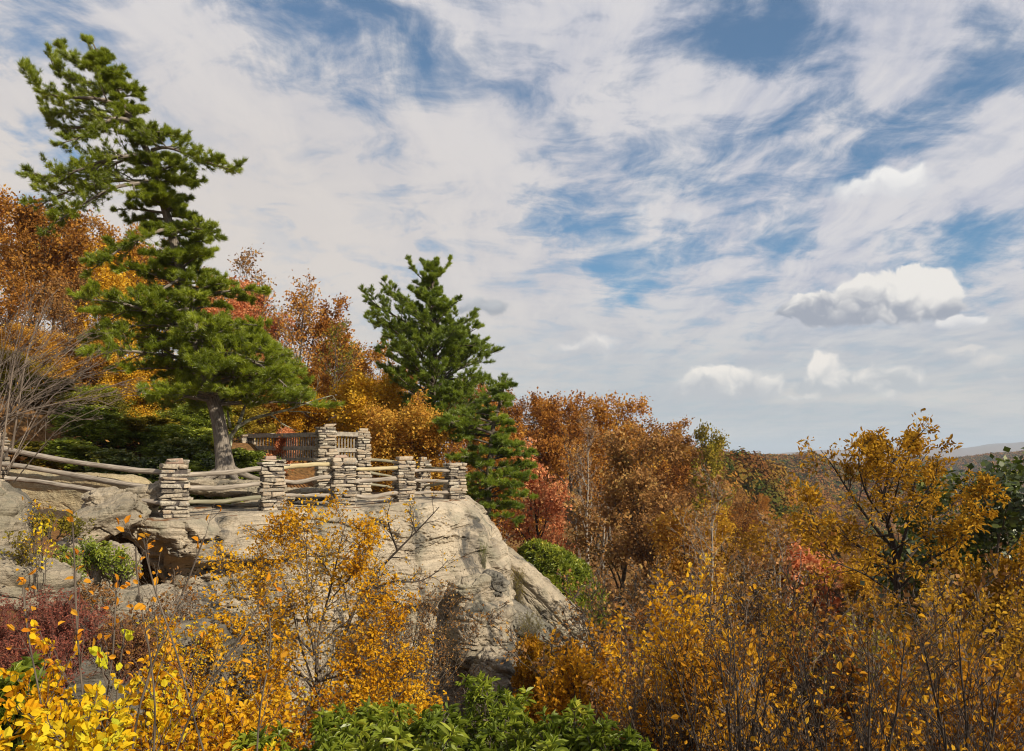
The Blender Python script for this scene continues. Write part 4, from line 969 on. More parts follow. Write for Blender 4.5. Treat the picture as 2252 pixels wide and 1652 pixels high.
def shrub(name, label, px, ytop, ybase, D, wpx, nst, seed, bark, leaf, ls, nleaf, cat='shrub', group=None, lv=None, shape='ovate', w=.6, r0=.016, lean=(0, 0), spread=.03, droop=.2, minr=.0025, up=.04):
    rg = np.random.default_rng(seed); base = P(px, ybase, D); H = (ybase - ytop) / F * D; W = wpx / F * D / 2
    root = empty(name, tuple(base)); tag(root, label, cat, group)
    th = rg.uniform(0, 6.28, nst); rr = np.sqrt(rg.random(nst)) * W
    tip = np.stack([np.cos(th) * rr + lean[0], np.sin(th) * rr * .8 + lean[1], H * (1 - .35 * (rr / W) ** 2) * rg.uniform(.8, 1.0, nst)], 1)
    b0 = tip * [.18, .18, 0] + rg.normal(0, .03, (nst, 3)) * [1, 1, 0]
    d = tip - b0; L = np.linalg.norm(d, axis=1) * .92
    LP, LR = grow(rg, b0, unit(d), L, 12, .055, up, rg.uniform(.7, 1.2, nst) * r0, .8)
    lv = lv or [(9, .2, 1., 34, .34, 6, .10, .06, None), (5, .15, 1., 36, .42, 4, .12, .05, None)]
    return finish_shrub(root, rg, LP, LR, bark, leaf, ls, lv, nleaf, shape, w, spread, 'foliage', droop, None, minr)

# golden birch in front of the cliff
shrub_tree('golden_birch', 'golden-orange birch with slim grey forked stems growing in front of the cliff face', 'tree',
  [([(690, 1640, 0), (700, 1500, 0), (690, 1420, 0), (722, 1320, 0), (745, 1220, 0), (752, 1164, .2), (765, 1133, .3)], 0.0341),
   ([(695, 1520, 0), (660, 1420, .2), (640, 1320, .3), (610, 1240, .4), (590, 1178, .5)], 0.0186),
   ([(692, 1440, 0), (670, 1330, -.3), (680, 1240, -.4), (665, 1172, -.5), (690, 1136, -.6)], 0.0186),
   ([(700, 1480, 0), (780, 1390, .3), (820, 1330, .4), (850, 1280, .5)], 0.0186),
   ([(690, 1560, 0), (600, 1480, -.3), (540, 1420, -.5), (470, 1390, -.7)], 0.0186),
   ([(692, 1520, 0), (600, 1400, -.4), (540, 1330, -.5), (500, 1260, -.6)], 0.0186),
   ([(695, 1540, 0), (790, 1460, -.3), (870, 1440, -.4), (930, 1480, -.5)], 0.0186),
   ([(690, 1600, 0), (780, 1560, .3), (860, 1540, .3), (940, 1560, .4)], 0.0186),
   ([(690, 1620, 0), (600, 1570, 0), (500, 1540, -.3), (430, 1540, -.4)], 0.0186),
   ([(690, 1620, 0), (560, 1600, .3), (470, 1620, .3), (400, 1600, .3)], 0.0186), ([(692, 1500, 0), (560, 1440, .3), (480, 1470, .4), (400, 1460, .4)], 0.0186), ([(700, 1500, 0), (800, 1470, 0), (860, 1400, 0), (880, 1340, 0)], 0.0186),
   ([(692, 1440, 0), (610, 1360, .5), (560, 1300, .6), (555, 1220, .6)], 0.0155), ([(690, 1640, 0), (820, 1610, 0), (900, 1600, .2), (950, 1580, .2)], 0.0186), ([(735, 1280, 0), (700, 1220, .5), (640, 1178, .6), (620, 1144, .6)], 0.0124),
   ([(725, 1320, 0), (780, 1260, -.3), (805, 1200, -.4), (800, 1164, -.4)], 0.0124)],
  12.0, 41, 'bark', 'birch', .052, [(15, .15, 1., 42, .36, 7, .09, .02, None), (8, .12, 1., 42, .50, 5, .11, .01, None), (4, .2, 1., 40, .55, 3, .12, 0, None)], 22000, w=.68, spread=.05, group=None)
BS = [(10, .15, 1., 34, .38, 6, .09, .03, None), (7, .1, 1., 38, .48, 4, .12, .02, None)]
shrub('birch_shrub', 'low orange-gold birch shrub left of the forked golden birch', 500, 1310, 1720, 11.0, 330, 14, 201, 'darkbark', 'birch', .052, 5400, group='birch shrubs by the cliff', lv=BS, w=.7, r0=.014)
shrub('birch_shrub', 'low orange-gold birch shrub right of the forked golden birch', 850, 1390, 1720, 11.2, 300, 12, 202, 'darkbark', 'birch', .052, 4200, group='birch shrubs by the cliff', lv=BS, w=.7, r0=.014)
shrub('birch_shrub', 'small orange birch shrub at the very foot of the forked birch', 660, 1470, 1760, 9.5, 300, 12, 203, 'darkbark', 'yellow2', .048, 2600, group='birch shrubs by the cliff', lv=BS, w=.7, r0=.012)
shrub_tree('twiggy_shrub', 'nearly leafless dark-branched shrub reaching up right across the pale cliff face', 'shrub',
  [([(740, 1440, 0), (790, 1310, 0), (820, 1265, 0), (870, 1215, 0), (915, 1170, 0), (945, 1140, 0), (966, 1115, 0)], .035),
   ([(875, 1212, 0), (858, 1170, -.1), (850, 1130, -.2), (860, 1105, -.2)], .02),
   ([(800, 1300, 0), (870, 1275, .1), (915, 1285, .2), (960, 1262, .3), (985, 1232, .3)], .022),
   ([(915, 1170, 0), (900, 1130, .2), (905, 1105, .2)], .012)],
  13.5, 42, 'darkbark', 'birch', .045, [(11, .15, 1., 45, .30, 6, .10, .04, None), (6, .15, 1., 40, .42, 4, .13, .02, None)], 240, w=.7, group=None)
tree_px('T', 905, 1255, 20.5, 'brown', 'brown scrub clinging to the foot of the pale cliff face', cat='shrub', group='scrub at the cliff foot', wide=1.0, zb=-6.6)
tree_px('T', 850, 1330, 19.0, 'brown', 'dull brown scrub between the birch and the cliff foot', cat='shrub', group='scrub at the cliff foot', wide=.9, zb=-6.9)
tree_px('T', 1140, 1245, 27.0, 'olive', 'olive brush in the crack between the outcrop and the smooth slab', cat='shrub', group='scrub at the cliff foot', wide=.35, zb=P(0, 1330, 27)[2])
tree_px('S', 1185, 1395, 19.5, 'gold', 'small gold shrub in front of the smooth slab foot', cat='shrub', group='scrub at the cliff foot', wide=.7, zb=-7)
tree_px('T', 1165, 1340, 24.0, 'olive', 'thin brown brush right of the pitted knob', cat='shrub', group='scrub at the cliff foot', wide=.4, zb=P(0, 1430, 24)[2])
tree_px('T', 1064, 1225, 24.4, 'green', 'tiny twiggy plant on the ledge above the pitted knob', cat='shrub', group='scrub at the cliff foot', wide=.15, zb=P(0, 1258, 24.6)[2])

# rhododendron dome
def dome():
    rg = np.random.default_rng(8); c = P(1228, 1300, 31); root = empty('rhododendron_dome', (c[0], c[1], c[2] - 1.4))
    tag(root, 'dense green rounded rhododendron mound beside the smooth sloping rock slab', 'bush')
    N = 1500; th = rg.uniform(0, 6.28, N); ph = np.arccos(rg.uniform(-.25, 1, N))
    d = np.stack([np.sin(ph) * np.cos(th), np.sin(ph) * np.sin(th), np.cos(ph)], 1)
    rx = np.array([1.72, 1.6, 1.75]); r = 1 + .13 * fbm(d * 2.2, 3, 4)
    tip = d * rx * r[:, None]; tip[:, 2] += 1.2 - .38 * tip[:, 0]
    b = tip * .72
    PB = np.stack([b + (tip - b) * t for t in (0, .5, 1)], 1) + rg.normal(0, .03, (N, 3, 3))
    mb = MB(); tubes(mb, PB, np.full((N, 3), .008), 3)
    st = rg.uniform(-1, 1, (40, 3)) * [.3, .3, 0]; tt = tip[rg.integers(0, N, 40)] * .8
    S = np.stack([st + (tt - st) * t for t in (0, .4, .7, 1)], 1); tubes(mb, S, np.full((40, 4), .03), 5)
    link('branches', mb.mesh('dome_branches', True), M['darkbark'], root)
    K = 11; lb = MB()
    for lay, sc in ((0, 1.), (1, .9), (2, .8)):
        T = np.repeat(tip * sc, K, 0) + rg.normal(0, .035, (N * K, 3)); TD = np.repeat(unit(d * [1, 1, .8] + [0, 0, .3]), K, 0); q = rg.normal(0, 1, T.shape); pr = unit(q - (q * TD).sum(1, keepdims=True) * TD)
        an = rg.uniform(.5, 1.4, len(T))[:, None]
        leaves(lb, rg, T, TD * np.cos(an) + pr * np.sin(an), .15 * rg.uniform(.6, 1.2, len(T)), 'ovate', .3, 1., .15, rnd=np.repeat(rg.random(N) * .6, K) + rg.random(len(T)) * .4)
    link('foliage', lb.mesh('dome_leaves'), M['rhodo'], root)
dome()

# oak on the right
shrub_tree('golden_oak', 'golden-olive oak with dark spreading limbs rising above the horizon', 'tree',
  [([(1975, 1420, 0), (1972, 1300, 0), (1975, 1215, 0), (1950, 1150, 0), (1935, 1080, 0), (1965, 1010, 0), (1985, 982, 0), (1990, 967, 0)], 0.081),
   ([(1972, 1290, 0), (1930, 1230, .3), (1880, 1200, .5), (1840, 1150, .7)], 0.031),
   ([(1975, 1220, 0), (1915, 1150, .4), (1865, 1080, .7), (1830, 1020, .9), (1805, 990, 1)], 0.037),
   ([(1950, 1150, 0), (1905, 1090, -.4), (1885, 1020, -.6), (1890, 985, -.7), (1895, 967, -.7)], 0.028),
   ([(1940, 1100, 0), (1920, 1030, .4), (1925, 990, .5), (1935, 965, .5)], 0.022),
   ([(1975, 1230, 0), (2000, 1140, -.3), (2040, 1080, -.5), (2070, 1030, -.6), (2060, 1000, -.6)], 0.037),
   ([(1975, 1260, 0), (2035, 1180, .4), (2090, 1120, .7), (2120, 1070, .9)], 0.034),
   ([(2000, 1150, 0), (2010, 1070, .3), (2025, 1010, .5), (2040, 997, .5)], 0.025),
   ([(1972, 1300, 0), (2030, 1240, -.4), (2100, 1200, -.8), (2150, 1170, -1)], 0.028),
   ([(1972, 1310, 0), (1900, 1260, -.5), (1840, 1240, -.8), (1790, 1200, -1)], 0.028),
   ([(1840, 1240, -.8), (1790, 1150, -.9), (1770, 1080, -1)], .02), ([(2100, 1200, -.8), (2160, 1120, -1), (2180, 1060, -1)], .02), ([(1985, 982, 0), (2010, 972, .2), (2005, 962, .2)], .012), ([(1965, 1010, 0), (1925, 985, .3), (1905, 972, .4)], .015),
   ([(1950, 1160, 0), (1970, 1090, -.8), (1980, 1040, -1.2), (2000, 1005, -1.4)], 0.025)],
  16.0, 51, 'darkbark', 'oak', .105, [(9, .25, 1., 46, .34, 6, .13, .04, None), (6, .2, 1., 42, .46, 4, .15, .03, None), (4, .3, 1.05, 42, .45, 3, .14, .02, None)], 9500, w=.42, spread=.06)

# lichen limb tree beside the pine, bare pale brush on the left
shrub_tree('lichen_tree', 'small crooked lichen-pale tree leaning right from the pine trunk foot', 'tree',
  [([(505, 1010, 0), (500, 960, 0), (508, 937, 0), (545, 925, 0), (575, 910, 0), (600, 912, 0), (640, 900, 0), (690, 880, 0), (730, 870, 0)], .075),
   ([(525, 932, 0), (535, 905, .2), (543, 880, .3), (545, 840, .4)], .06), ([(507, 940, 0), (500, 905, .1), (503, 860, .1)], .045)],
  24.0, 61, 'lichenbark', 'rust', .08, [(6, .5, 1., 45, .3, 6, .14, .03, None), (4, .2, 1., 40, .4, 4, .14, .02, None)], 90)
def arcs():
    rg = np.random.default_rng(3); out = []
    for i in range(26):
        x0 = rg.uniform(-160, 40); y0 = rg.uniform(960, 1080); x1 = rg.uniform(60, 350); f = (x1 - 60) / 290
        y1 = 640 + f * 260 + rg.uniform(-50, 60); mx = x0 + (x1 - x0) * .42; my = y0 + (y1 - y0) * .62 - 10
        out.append(([(x0, y0, rg.uniform(-.5, .5)), (mx, my, rg.uniform(-.5, .5)), (x1, y1, rg.uniform(-.8, .8))], rg.uniform(.008, .019)))
    return out
shrub_tree('bare_brush', 'tall pale leafless brush arching up from the left edge over the long rails', 'shrub', arcs(), 13.5, 62, 'greybark', 'rust', .05,
  [(9, .25, 1., 24, .28, 6, .05, .02, None), (3, .2, 1., 26, .4, 4, .07, .02, None)], 30)
shrub('yellow_sapling', 'thin yellow-leaved sapling beside the pale left boulder', 85, 1075, 1300, 11.2, 90, 6, 71, 'bark', 'yellow', .06, 150, cat='shrub', r0=.008)
shrub('green_shrub', 'small bright green shrub growing among the boulders below the long rails', 190, 1180, 1275, 13.6, 170, 14, 72, 'darkbark', 'green', .07, 1900, w=.4, r0=.01, lv=[(6, .2, 1., 40, .4, 5, .1, .05, None), (4, .2, 1., 40, .5, 3, .1, .04, None)])
shrub('green_shrub', 'small green shrub at the mouth of the dark cleft', 262, 1200, 1290, 13.9, 80, 8, 73, 'darkbark', 'green', .07, 500, w=.4, r0=.01, lv=[(6, .2, 1., 40, .4, 5, .1, .05, None), (4, .2, 1., 40, .5, 3, .1, .04, None)])
shrub('green_shrub', 'low green tuft on the bank under the sapling', 120, 1120, 1185, 13.9, 110, 8, 74, 'darkbark', 'olive', .06, 1100, w=.4, r0=.01, lv=[(6, .2, 1., 40, .4, 5, .1, .05, None), (4, .2, 1., 40, .5, 3, .1, .04, None)])
SL = [(7, .2, 1., 40, .42, 5, .13, .04, None), (4, .2, 1., 42, .5, 4, .15, .03, None)]
for i, (px, yt, yb, D, w_, lf, n_, lab) in enumerate([(55, 1150, 1300, 11.6, 90, 'olive', 700, 'thin olive shrub in front of the big pale boulder'), (130, 1225, 1330, 12.0, 130, 'green', 900, 'loose green shrub in the hollow between the pale boulders'), (215, 1270, 1370, 11.8, 120, 'brown', 600, 'dry brown shrub in front of the wedge boulder'),
    (160, 1140, 1190, 15.2, 110, 'olive', 700, 'low olive tuft on the bank left of the tilted slab'), (300, 1330, 1450, 10.6, 160, 'brown', 700, 'dry brown twiggy shrub against the long grey ledge slab'), (400, 1330, 1500, 10.4, 200, 'yellow2', 900, 'wispy orange shrub covering the right end of the long ledge slab'), (30, 1090, 1140, 17.0, 110, 'brown', 600, 'dry brown tuft on the bank under the long left rails'), (395, 1250, 1400, 11.2, 110, 'brown', 350, 'bare brownish shrub in front of the dark cleft')]):
    shrub('wispy_shrub', lab, px, yt, yb, D, w_, 9, 300 + i, 'greybark', lf, .055, n_, w=.5, r0=.009, lv=SL, group='wispy shrubs among the left boulders')
BL = [(8, .15, 1., 36, .36, 6, .12, .03, None), (7, .1, 1., 40, .42, 4, .14, .02, None), (4, .1, 1., 40, .5, 3, .14, 0, None)]
for i, (px, yt, yb, D, w_, lab) in enumerate([(20, 1272, 1480, 9.0, 260, 'red-leaved blueberry bush at the left edge under the pale boulder'), (150, 1290, 1480, 8.6, 240, 'dusky red blueberry bush in the middle of its patch'), (270, 1350, 1500, 8.2, 200, 'browner thin-leaved blueberry bush next to the grey ledge slab'), (80, 1370, 1560, 7.4, 260, 'lower russet blueberry bush in front of the red ones')]):
    shrub('blueberry_bush', lab, px, yt, yb, D, w_, 26, 80 + i, 'redstem', 'berry' if i < 2 else 'brown' if i == 2 else 'berry', .026, 11000 if i != 2 else 4000, r0=.007, lv=BL, w=.5, spread=.012, minr=.0016, group='blueberry bushes')
# bottom left: yellow and orange leaved shrubs close by
NL = [(7, .25, 1., 36, .34, 6, .08, .05, None), (4, .2, 1., 38, .42, 4, .10, .04, None)]
shrub('yellow_shrub', 'large-leaved bright yellow shrub filling the bottom left corner', 90, 1385, 2100, 3.8, 620, 30, 91, 'bark', 'yellow', .046, 6600, r0=.009, lv=NL, w=.72, spread=.012)
shrub('yellow_shrub', 'yellow-orange shrub right of the bright corner shrub', 300, 1450, 2100, 4.6, 560, 26, 92, 'bark', 'yellow2', .042, 6400, r0=.009, lv=NL, w=.72, spread=.012)
shrub('orange_shrub', 'orange-leaved shrub between the yellow corner shrubs and the birch', 440, 1400, 1950, 6.2, 460, 22, 93, 'redstem', 'birch', .050, 4200, r0=.011, lv=NL, w=.7, spread=.015)
shrub_tree('tall_twigs', 'tall thin stems with a few big orange leaves standing above the yellow shrubs', 'shrub',
  [([(200, 1760, 0), (185, 1560, 0), (168, 1380, 0), (165, 1250, 0), (160, 1160, 0)], 0.0054), ([(330, 1760, 0), (345, 1560, 0), (325, 1400, 0), (300, 1290, 0), (298, 1200, 0)], 0.0048),
   ([(280, 1760, 0), (300, 1560, 0), (350, 1420, 0), (410, 1290, 0), (450, 1180, 0)], 0.0054), ([(100, 1760, 0), (95, 1560, 0), (60, 1400, 0), (50, 1290, 0)], 0.0042),
   ([(480, 1760, 0), (420, 1560, 0), (380, 1400, 0), (330, 1280, 0), (315, 1180, 0)], 0.0048), ([(560, 1760, 0), (570, 1560, 0), (600, 1420, 0), (590, 1330, 0)], 0.0048), ([(200, 1760, 0), (230, 1560, 0), (250, 1440, 0), (255, 1300, 0)], 0.0042), ([(350, 1760, 0), (420, 1560, 0), (520, 1420, 0), (570, 1330, 0)], 0.0048)],
  3.9, 94, 'bark', 'twigred', .045, [(7, .3, 1., 26, .26, 5, .06, .05, None), (3, .3, 1., 30, .4, 3, .08, .05, None)], 170, w=.55, spread=.006, droop=.3, minr=.001)
shrub_tree('broad_leaf_sprig', 'thin sprig with a few big yellow-green leaves standing above the yellow shrubs', 'shrub',
  [([(240, 1760, 0), (255, 1560, 0), (262, 1470, 0), (275, 1385, 0)], .006), ([(255, 1560, 0), (225, 1480, 0), (222, 1440, 0)], .004)],
  4.0, 95, 'bark', 'limeleaf', .062, [(4, .75, 1., 50, .12, 4, .08, .05, None)], 9, w=.75, spread=.005, droop=.4, minr=.001)
# rhododendrons along the bottom
RL = [(7, .25, 1., 40, .34, 6, .09, .08, None), (5, .35, 1., 42, .42, 4, .10, .10, None)]
for i, (px, yt, yb, D, w_, n_, lab) in enumerate([
    (640, 1570, 1900, 5.2, 300, 16, 'leftmost green rhododendron along the bottom, below the birch'), (800, 1510, 1900, 5.6, 320, 20, 'leafy green rhododendron directly in front of the birch'),
    (960, 1545, 1900, 5.0, 300, 18, 'middle green rhododendron with sunlit leaf rosettes'), (1080, 1462, 1850, 6.2, 300, 20, 'tallest green rhododendron against the cliff foot'), (1210, 1530, 1900, 5.4, 300, 18, 'green rhododendron below the cliff foot corner'),
    (1360, 1570, 1900, 5.2, 300, 16, 'rightmost green rhododendron meeting the orange thicket'), (30, 1430, 1800, 5.0, 200, 14, 'green rhododendron behind the bright yellow corner shrub'), (880, 1610, 2000, 4.0, 420, 16, 'nearest low rhododendron at the bottom edge under the birch'), (1180, 1610, 2000, 4.0, 420, 16, 'nearest low rhododendron at the bottom edge below the cliff foot')]):
    shrub('rhododendron_bush', lab, px, yt, yb, D, w_, n_, 110 + i, 'bark', 'rhodo', .078, 99999, group='rhododendrons along the bottom', lv=RL, shape='whorl', w=.165, r0=.009)
# orange alder thicket at the bottom right
AL = [(12, .15, 1., 27, .36, 7, .06, .04, None), (7, .1, 1., 30, .48, 4, .09, .03, None)]
AD = [(1270, 1400, 1750, 9.0, 260, 'alder', 5200), (1330, 1330, 1750, 10.0, 300, 'alder', 5600), (1490, 1195, 1750, 8.2, 300, 'birch', 5600), (1560, 1330, 1800, 6.6, 330, 'alder', 4600), (1400, 1440, 1800, 7.0, 300, 'brown', 3000), (1660, 1290, 1800, 7.4, 320, 'alder', 4800),
      (1790, 1300, 1850, 6.8, 340, 'rust', 3200), (1900, 1330, 1850, 8.4, 320, 'olive', 4200), (2010, 1290, 1900, 6.4, 360, 'alder', 4600), (2130, 1330, 1900, 7.2, 340, 'brown', 3200), (2240, 1380, 1900, 6.2, 300, 'alder', 4200), (1700, 1430, 1950, 5.7, 380, 'alder', 2600), (1900, 1470, 1950, 5.5, 380, 'alder', 2400), (2080, 1430, 1950, 5.8, 380, 'alder', 2600),
      (1480, 1260, 1700, 11.5, 340, 'rust', 4600), (1700, 1240, 1700, 12.5, 360, 'oak', 5000), (1900, 1260, 1700, 12.0, 340, 'oak', 4800), (2100, 1240, 1700, 11.0, 360, 'oak', 4800), (2230, 1260, 1700, 10.0, 300, 'oak', 4400)]
aw = ['leftmost small', 'second', 'brightest tall', 'front leafy', 'low left', 'central upright', 'dark-stemmed central', 'half-hidden', 'widest dark-stemmed', 'right-hand', 'corner', 'nearest thin-leaved', 'nearest dense', 'nearest right-hand', 'rusty rear', 'olive-gold rear', 'olive-gold rear', 'olive-gold rear', 'olive-gold rear']
az = ['by the smooth slab foot', 'behind the leftmost small one', 'left of the thicket centre', 'below the brightest one', 'beside the rightmost rhododendron', 'in the thicket', 'below the oak', 'under the oak trunk', 'right of the oak trunk', 'below the dark evergreens', 'at the bottom right', 'left of the oak trunk line', 'directly under the oak', 'below the right side of the oak', 'behind the brightest one', 'left of the oak trunk', 'at the foot of the oak', 'right of the oak foot', 'at the right edge']
for i, (px, yt, yb, D, w_, lf, nl_) in enumerate(AD):
    shrub('thicket_shrub', f'{aw[i]} {dict(rust="rust", oak="golden-olive", brown="dull brown", olive="olive").get(lf, "orange-gold")} leaved shrub {az[i]}', px, yt, yb, D, w_, 13 if i < 14 else 11, 140 + i, 'greybark' if i % 3 else 'darkbark', lf, .054 if D < 9 else .06, int(nl_ * (.6 if D < 8 else .72)), group='orange thicket shrubs', lv=AL, w=.62, r0=.014, spread=.02, minr=.0022)
# bare dark catkin stems in front
def catkins():
    rg = np.random.default_rng(9)
    for i, (px, yt, D, w_, lab) in enumerate([(1600, 1290, 4.5, 420, 'nearly leafless dark-stemmed alder in front of the orange thicket'), (1880, 1290, 4.2, 480, 'fan of dark bare alder stems below the oak'), (2120, 1320, 4.3, 400, 'dark bare alder at the bottom right corner'),
        (1720, 1250, 6.6, 360, 'tall bare alder standing between the thicket centre and the oak'), (1430, 1400, 6.0, 300, 'bare alder rising above the rightmost rhododendron'), (1990, 1240, 7.5, 340, 'bare alder with stems crossing the oak trunk')]):
        shrub('bare_alder', lab, px, yt, 2000, D, w_, 10, 170 + i, 'darkbark', 'alder', .04, 130, group='bare dark alders', lv=[(9, .2, 1., 27, .40, 7, .06, .04, None), (6, .15, 1., 32, .45, 4, .09, .03, None)], w=.6, r0=.014, minr=.0019)
catkins()
for i, (px, yt, D, w) in enumerate([(1420, 1200, 24, 'left'), (1600, 1195, 21, 'middle'), (1820, 1230, 17, 'low'), (1440, 1230, 18, 'short'), (1560, 1220, 16, 'near'), (2080, 1210, 15, 'right-hand'), (2190, 1230, 13.5, 'rightmost')]):
    tree_px('T', px, yt, D, 'brown', f'{w} brown twiggy scrub on the slope behind the orange thicket {zone(px)}', bark='bark', cat='shrub', group='twiggy scrub behind the thicket', wide=1.15, seed=i)

# ------------------------------------------------------------------ stuff: undergrowth and the far wood
def undergrowth():
    rg = np.random.default_rng(31); N = 190000
    D = np.exp(rg.uniform(math.log(3), math.log(75), N)); px = rg.uniform(-500, 3300, N); x = (px - CX) / F * D
    keep = ~((px > 330) & (px < 1060) & (D > 17.3) & (D < 31))
    keep &= ~((px < 330) & (D < 23) & (D > 10))
    x = x[keep]; D = D[keep]; z = ground_z(x, D)
    n = fbm(np.stack([x * .6, D * .6, 0 * x], -1), 3, 2)
    a = np.stack([x, D, z + np.abs(rg.normal(0, .28, len(x))) * (1 + n) * np.clip(D / 12, .35, 1.2)], -1)
    lb = MB(); leaves(lb, rg, a, rg.normal(0, 1, a.shape) * [1, 1, .5], (.05 + .0028 * D) * rg.uniform(.6, 1.4, len(x)), 'quad', .6, .8)
    o = link('undergrowth', lb.mesh('undergrowth'), M['brown']); tag(o, 'low brown undergrowth and fallen leaves on the slopes', 'undergrowth', kind='stuff')
    # needles and litter, on the platform and behind the rails
undergrowth()
def far_wood():
    rg = np.random.default_rng(32); lb = MB(); N = 19000
    D = np.exp(rg.uniform(math.log(120), math.log(1450), N)); px = rg.uniform(1150, 2420, N)
    pick = rg.random(N); D = np.where(pick < .28, rg.uniform(420, 760, N), np.where(pick < .68, rg.uniform(820, 1420, N), D)); px = np.where(pick < .28, rg.uniform(1500, 1960, N), np.where(pick < .68, rg.uniform(1980, 2900, N), px)); px = np.where(D < 160, rg.uniform(1560, 3200, N), np.where(D < 420, rg.uniform(1480, 3000, N), px)); x = (px - CX) / F * D; z = ground_z(x, D)
    ok = (z / D > -.30); x, D, z = x[ok], D[ok], z[ok]; n = len(x)
    rad_ = rg.uniform(2.8, 5.6, n) * np.where(D > 500, 1.35, 1.); h = rg.uniform(7, 12, n)
    cr = rg.random(n)
    for lo, hi, K, q in ((100, 260, 260, .75), (260, 520, 130, 1.05), (520, 3000, 60, 1.8)):
        m = (D >= lo) & (D < hi); c = np.stack([x[m], D[m], z[m] + h[m] - rad_[m] * .9], 1); k = m.sum()
        d = unit(rg.normal(0, 1, (k, K, 3))); d[..., 2] = np.abs(d[..., 2]) * 1.1 - .25
        rr = rad_[m][:, None] * rg.uniform(.55, 1.05, (k, K)) * (1 + .25 * fbm(d * 1.7 + cr[m][:, None, None] * 40, 2, 3))
        pos = c[:, None, :] + d * rr[..., None]
        leaves(lb, rg, pos.reshape(-1, 3), rg.normal(0, 1, (k * K, 3)), q * rg.uniform(.6, 1.4, k * K), 'quad', .8, .8, rnd=np.repeat(cr[m], K) * .85 + rg.random(k * K) * .15, nrm=d.reshape(-1, 3))
    o = link('distant_wood', lb.mesh('distant_wood'), M['farwood']); tag(o, 'autumn woods covering the far ridges', 'forest', kind='stuff')
    print('far crowns', n)
M['farwood'] = leafmat('distant autumn wood', [(.03, .045, .010), (.08, .085, .015), (.17, .11, .022), (.30, .14, .025), (.24, .095, .025), (.14, .065, .02), (.34, .21, .03)], .2, patch=.02, rk=1.1, nk=.7)
far_wood()

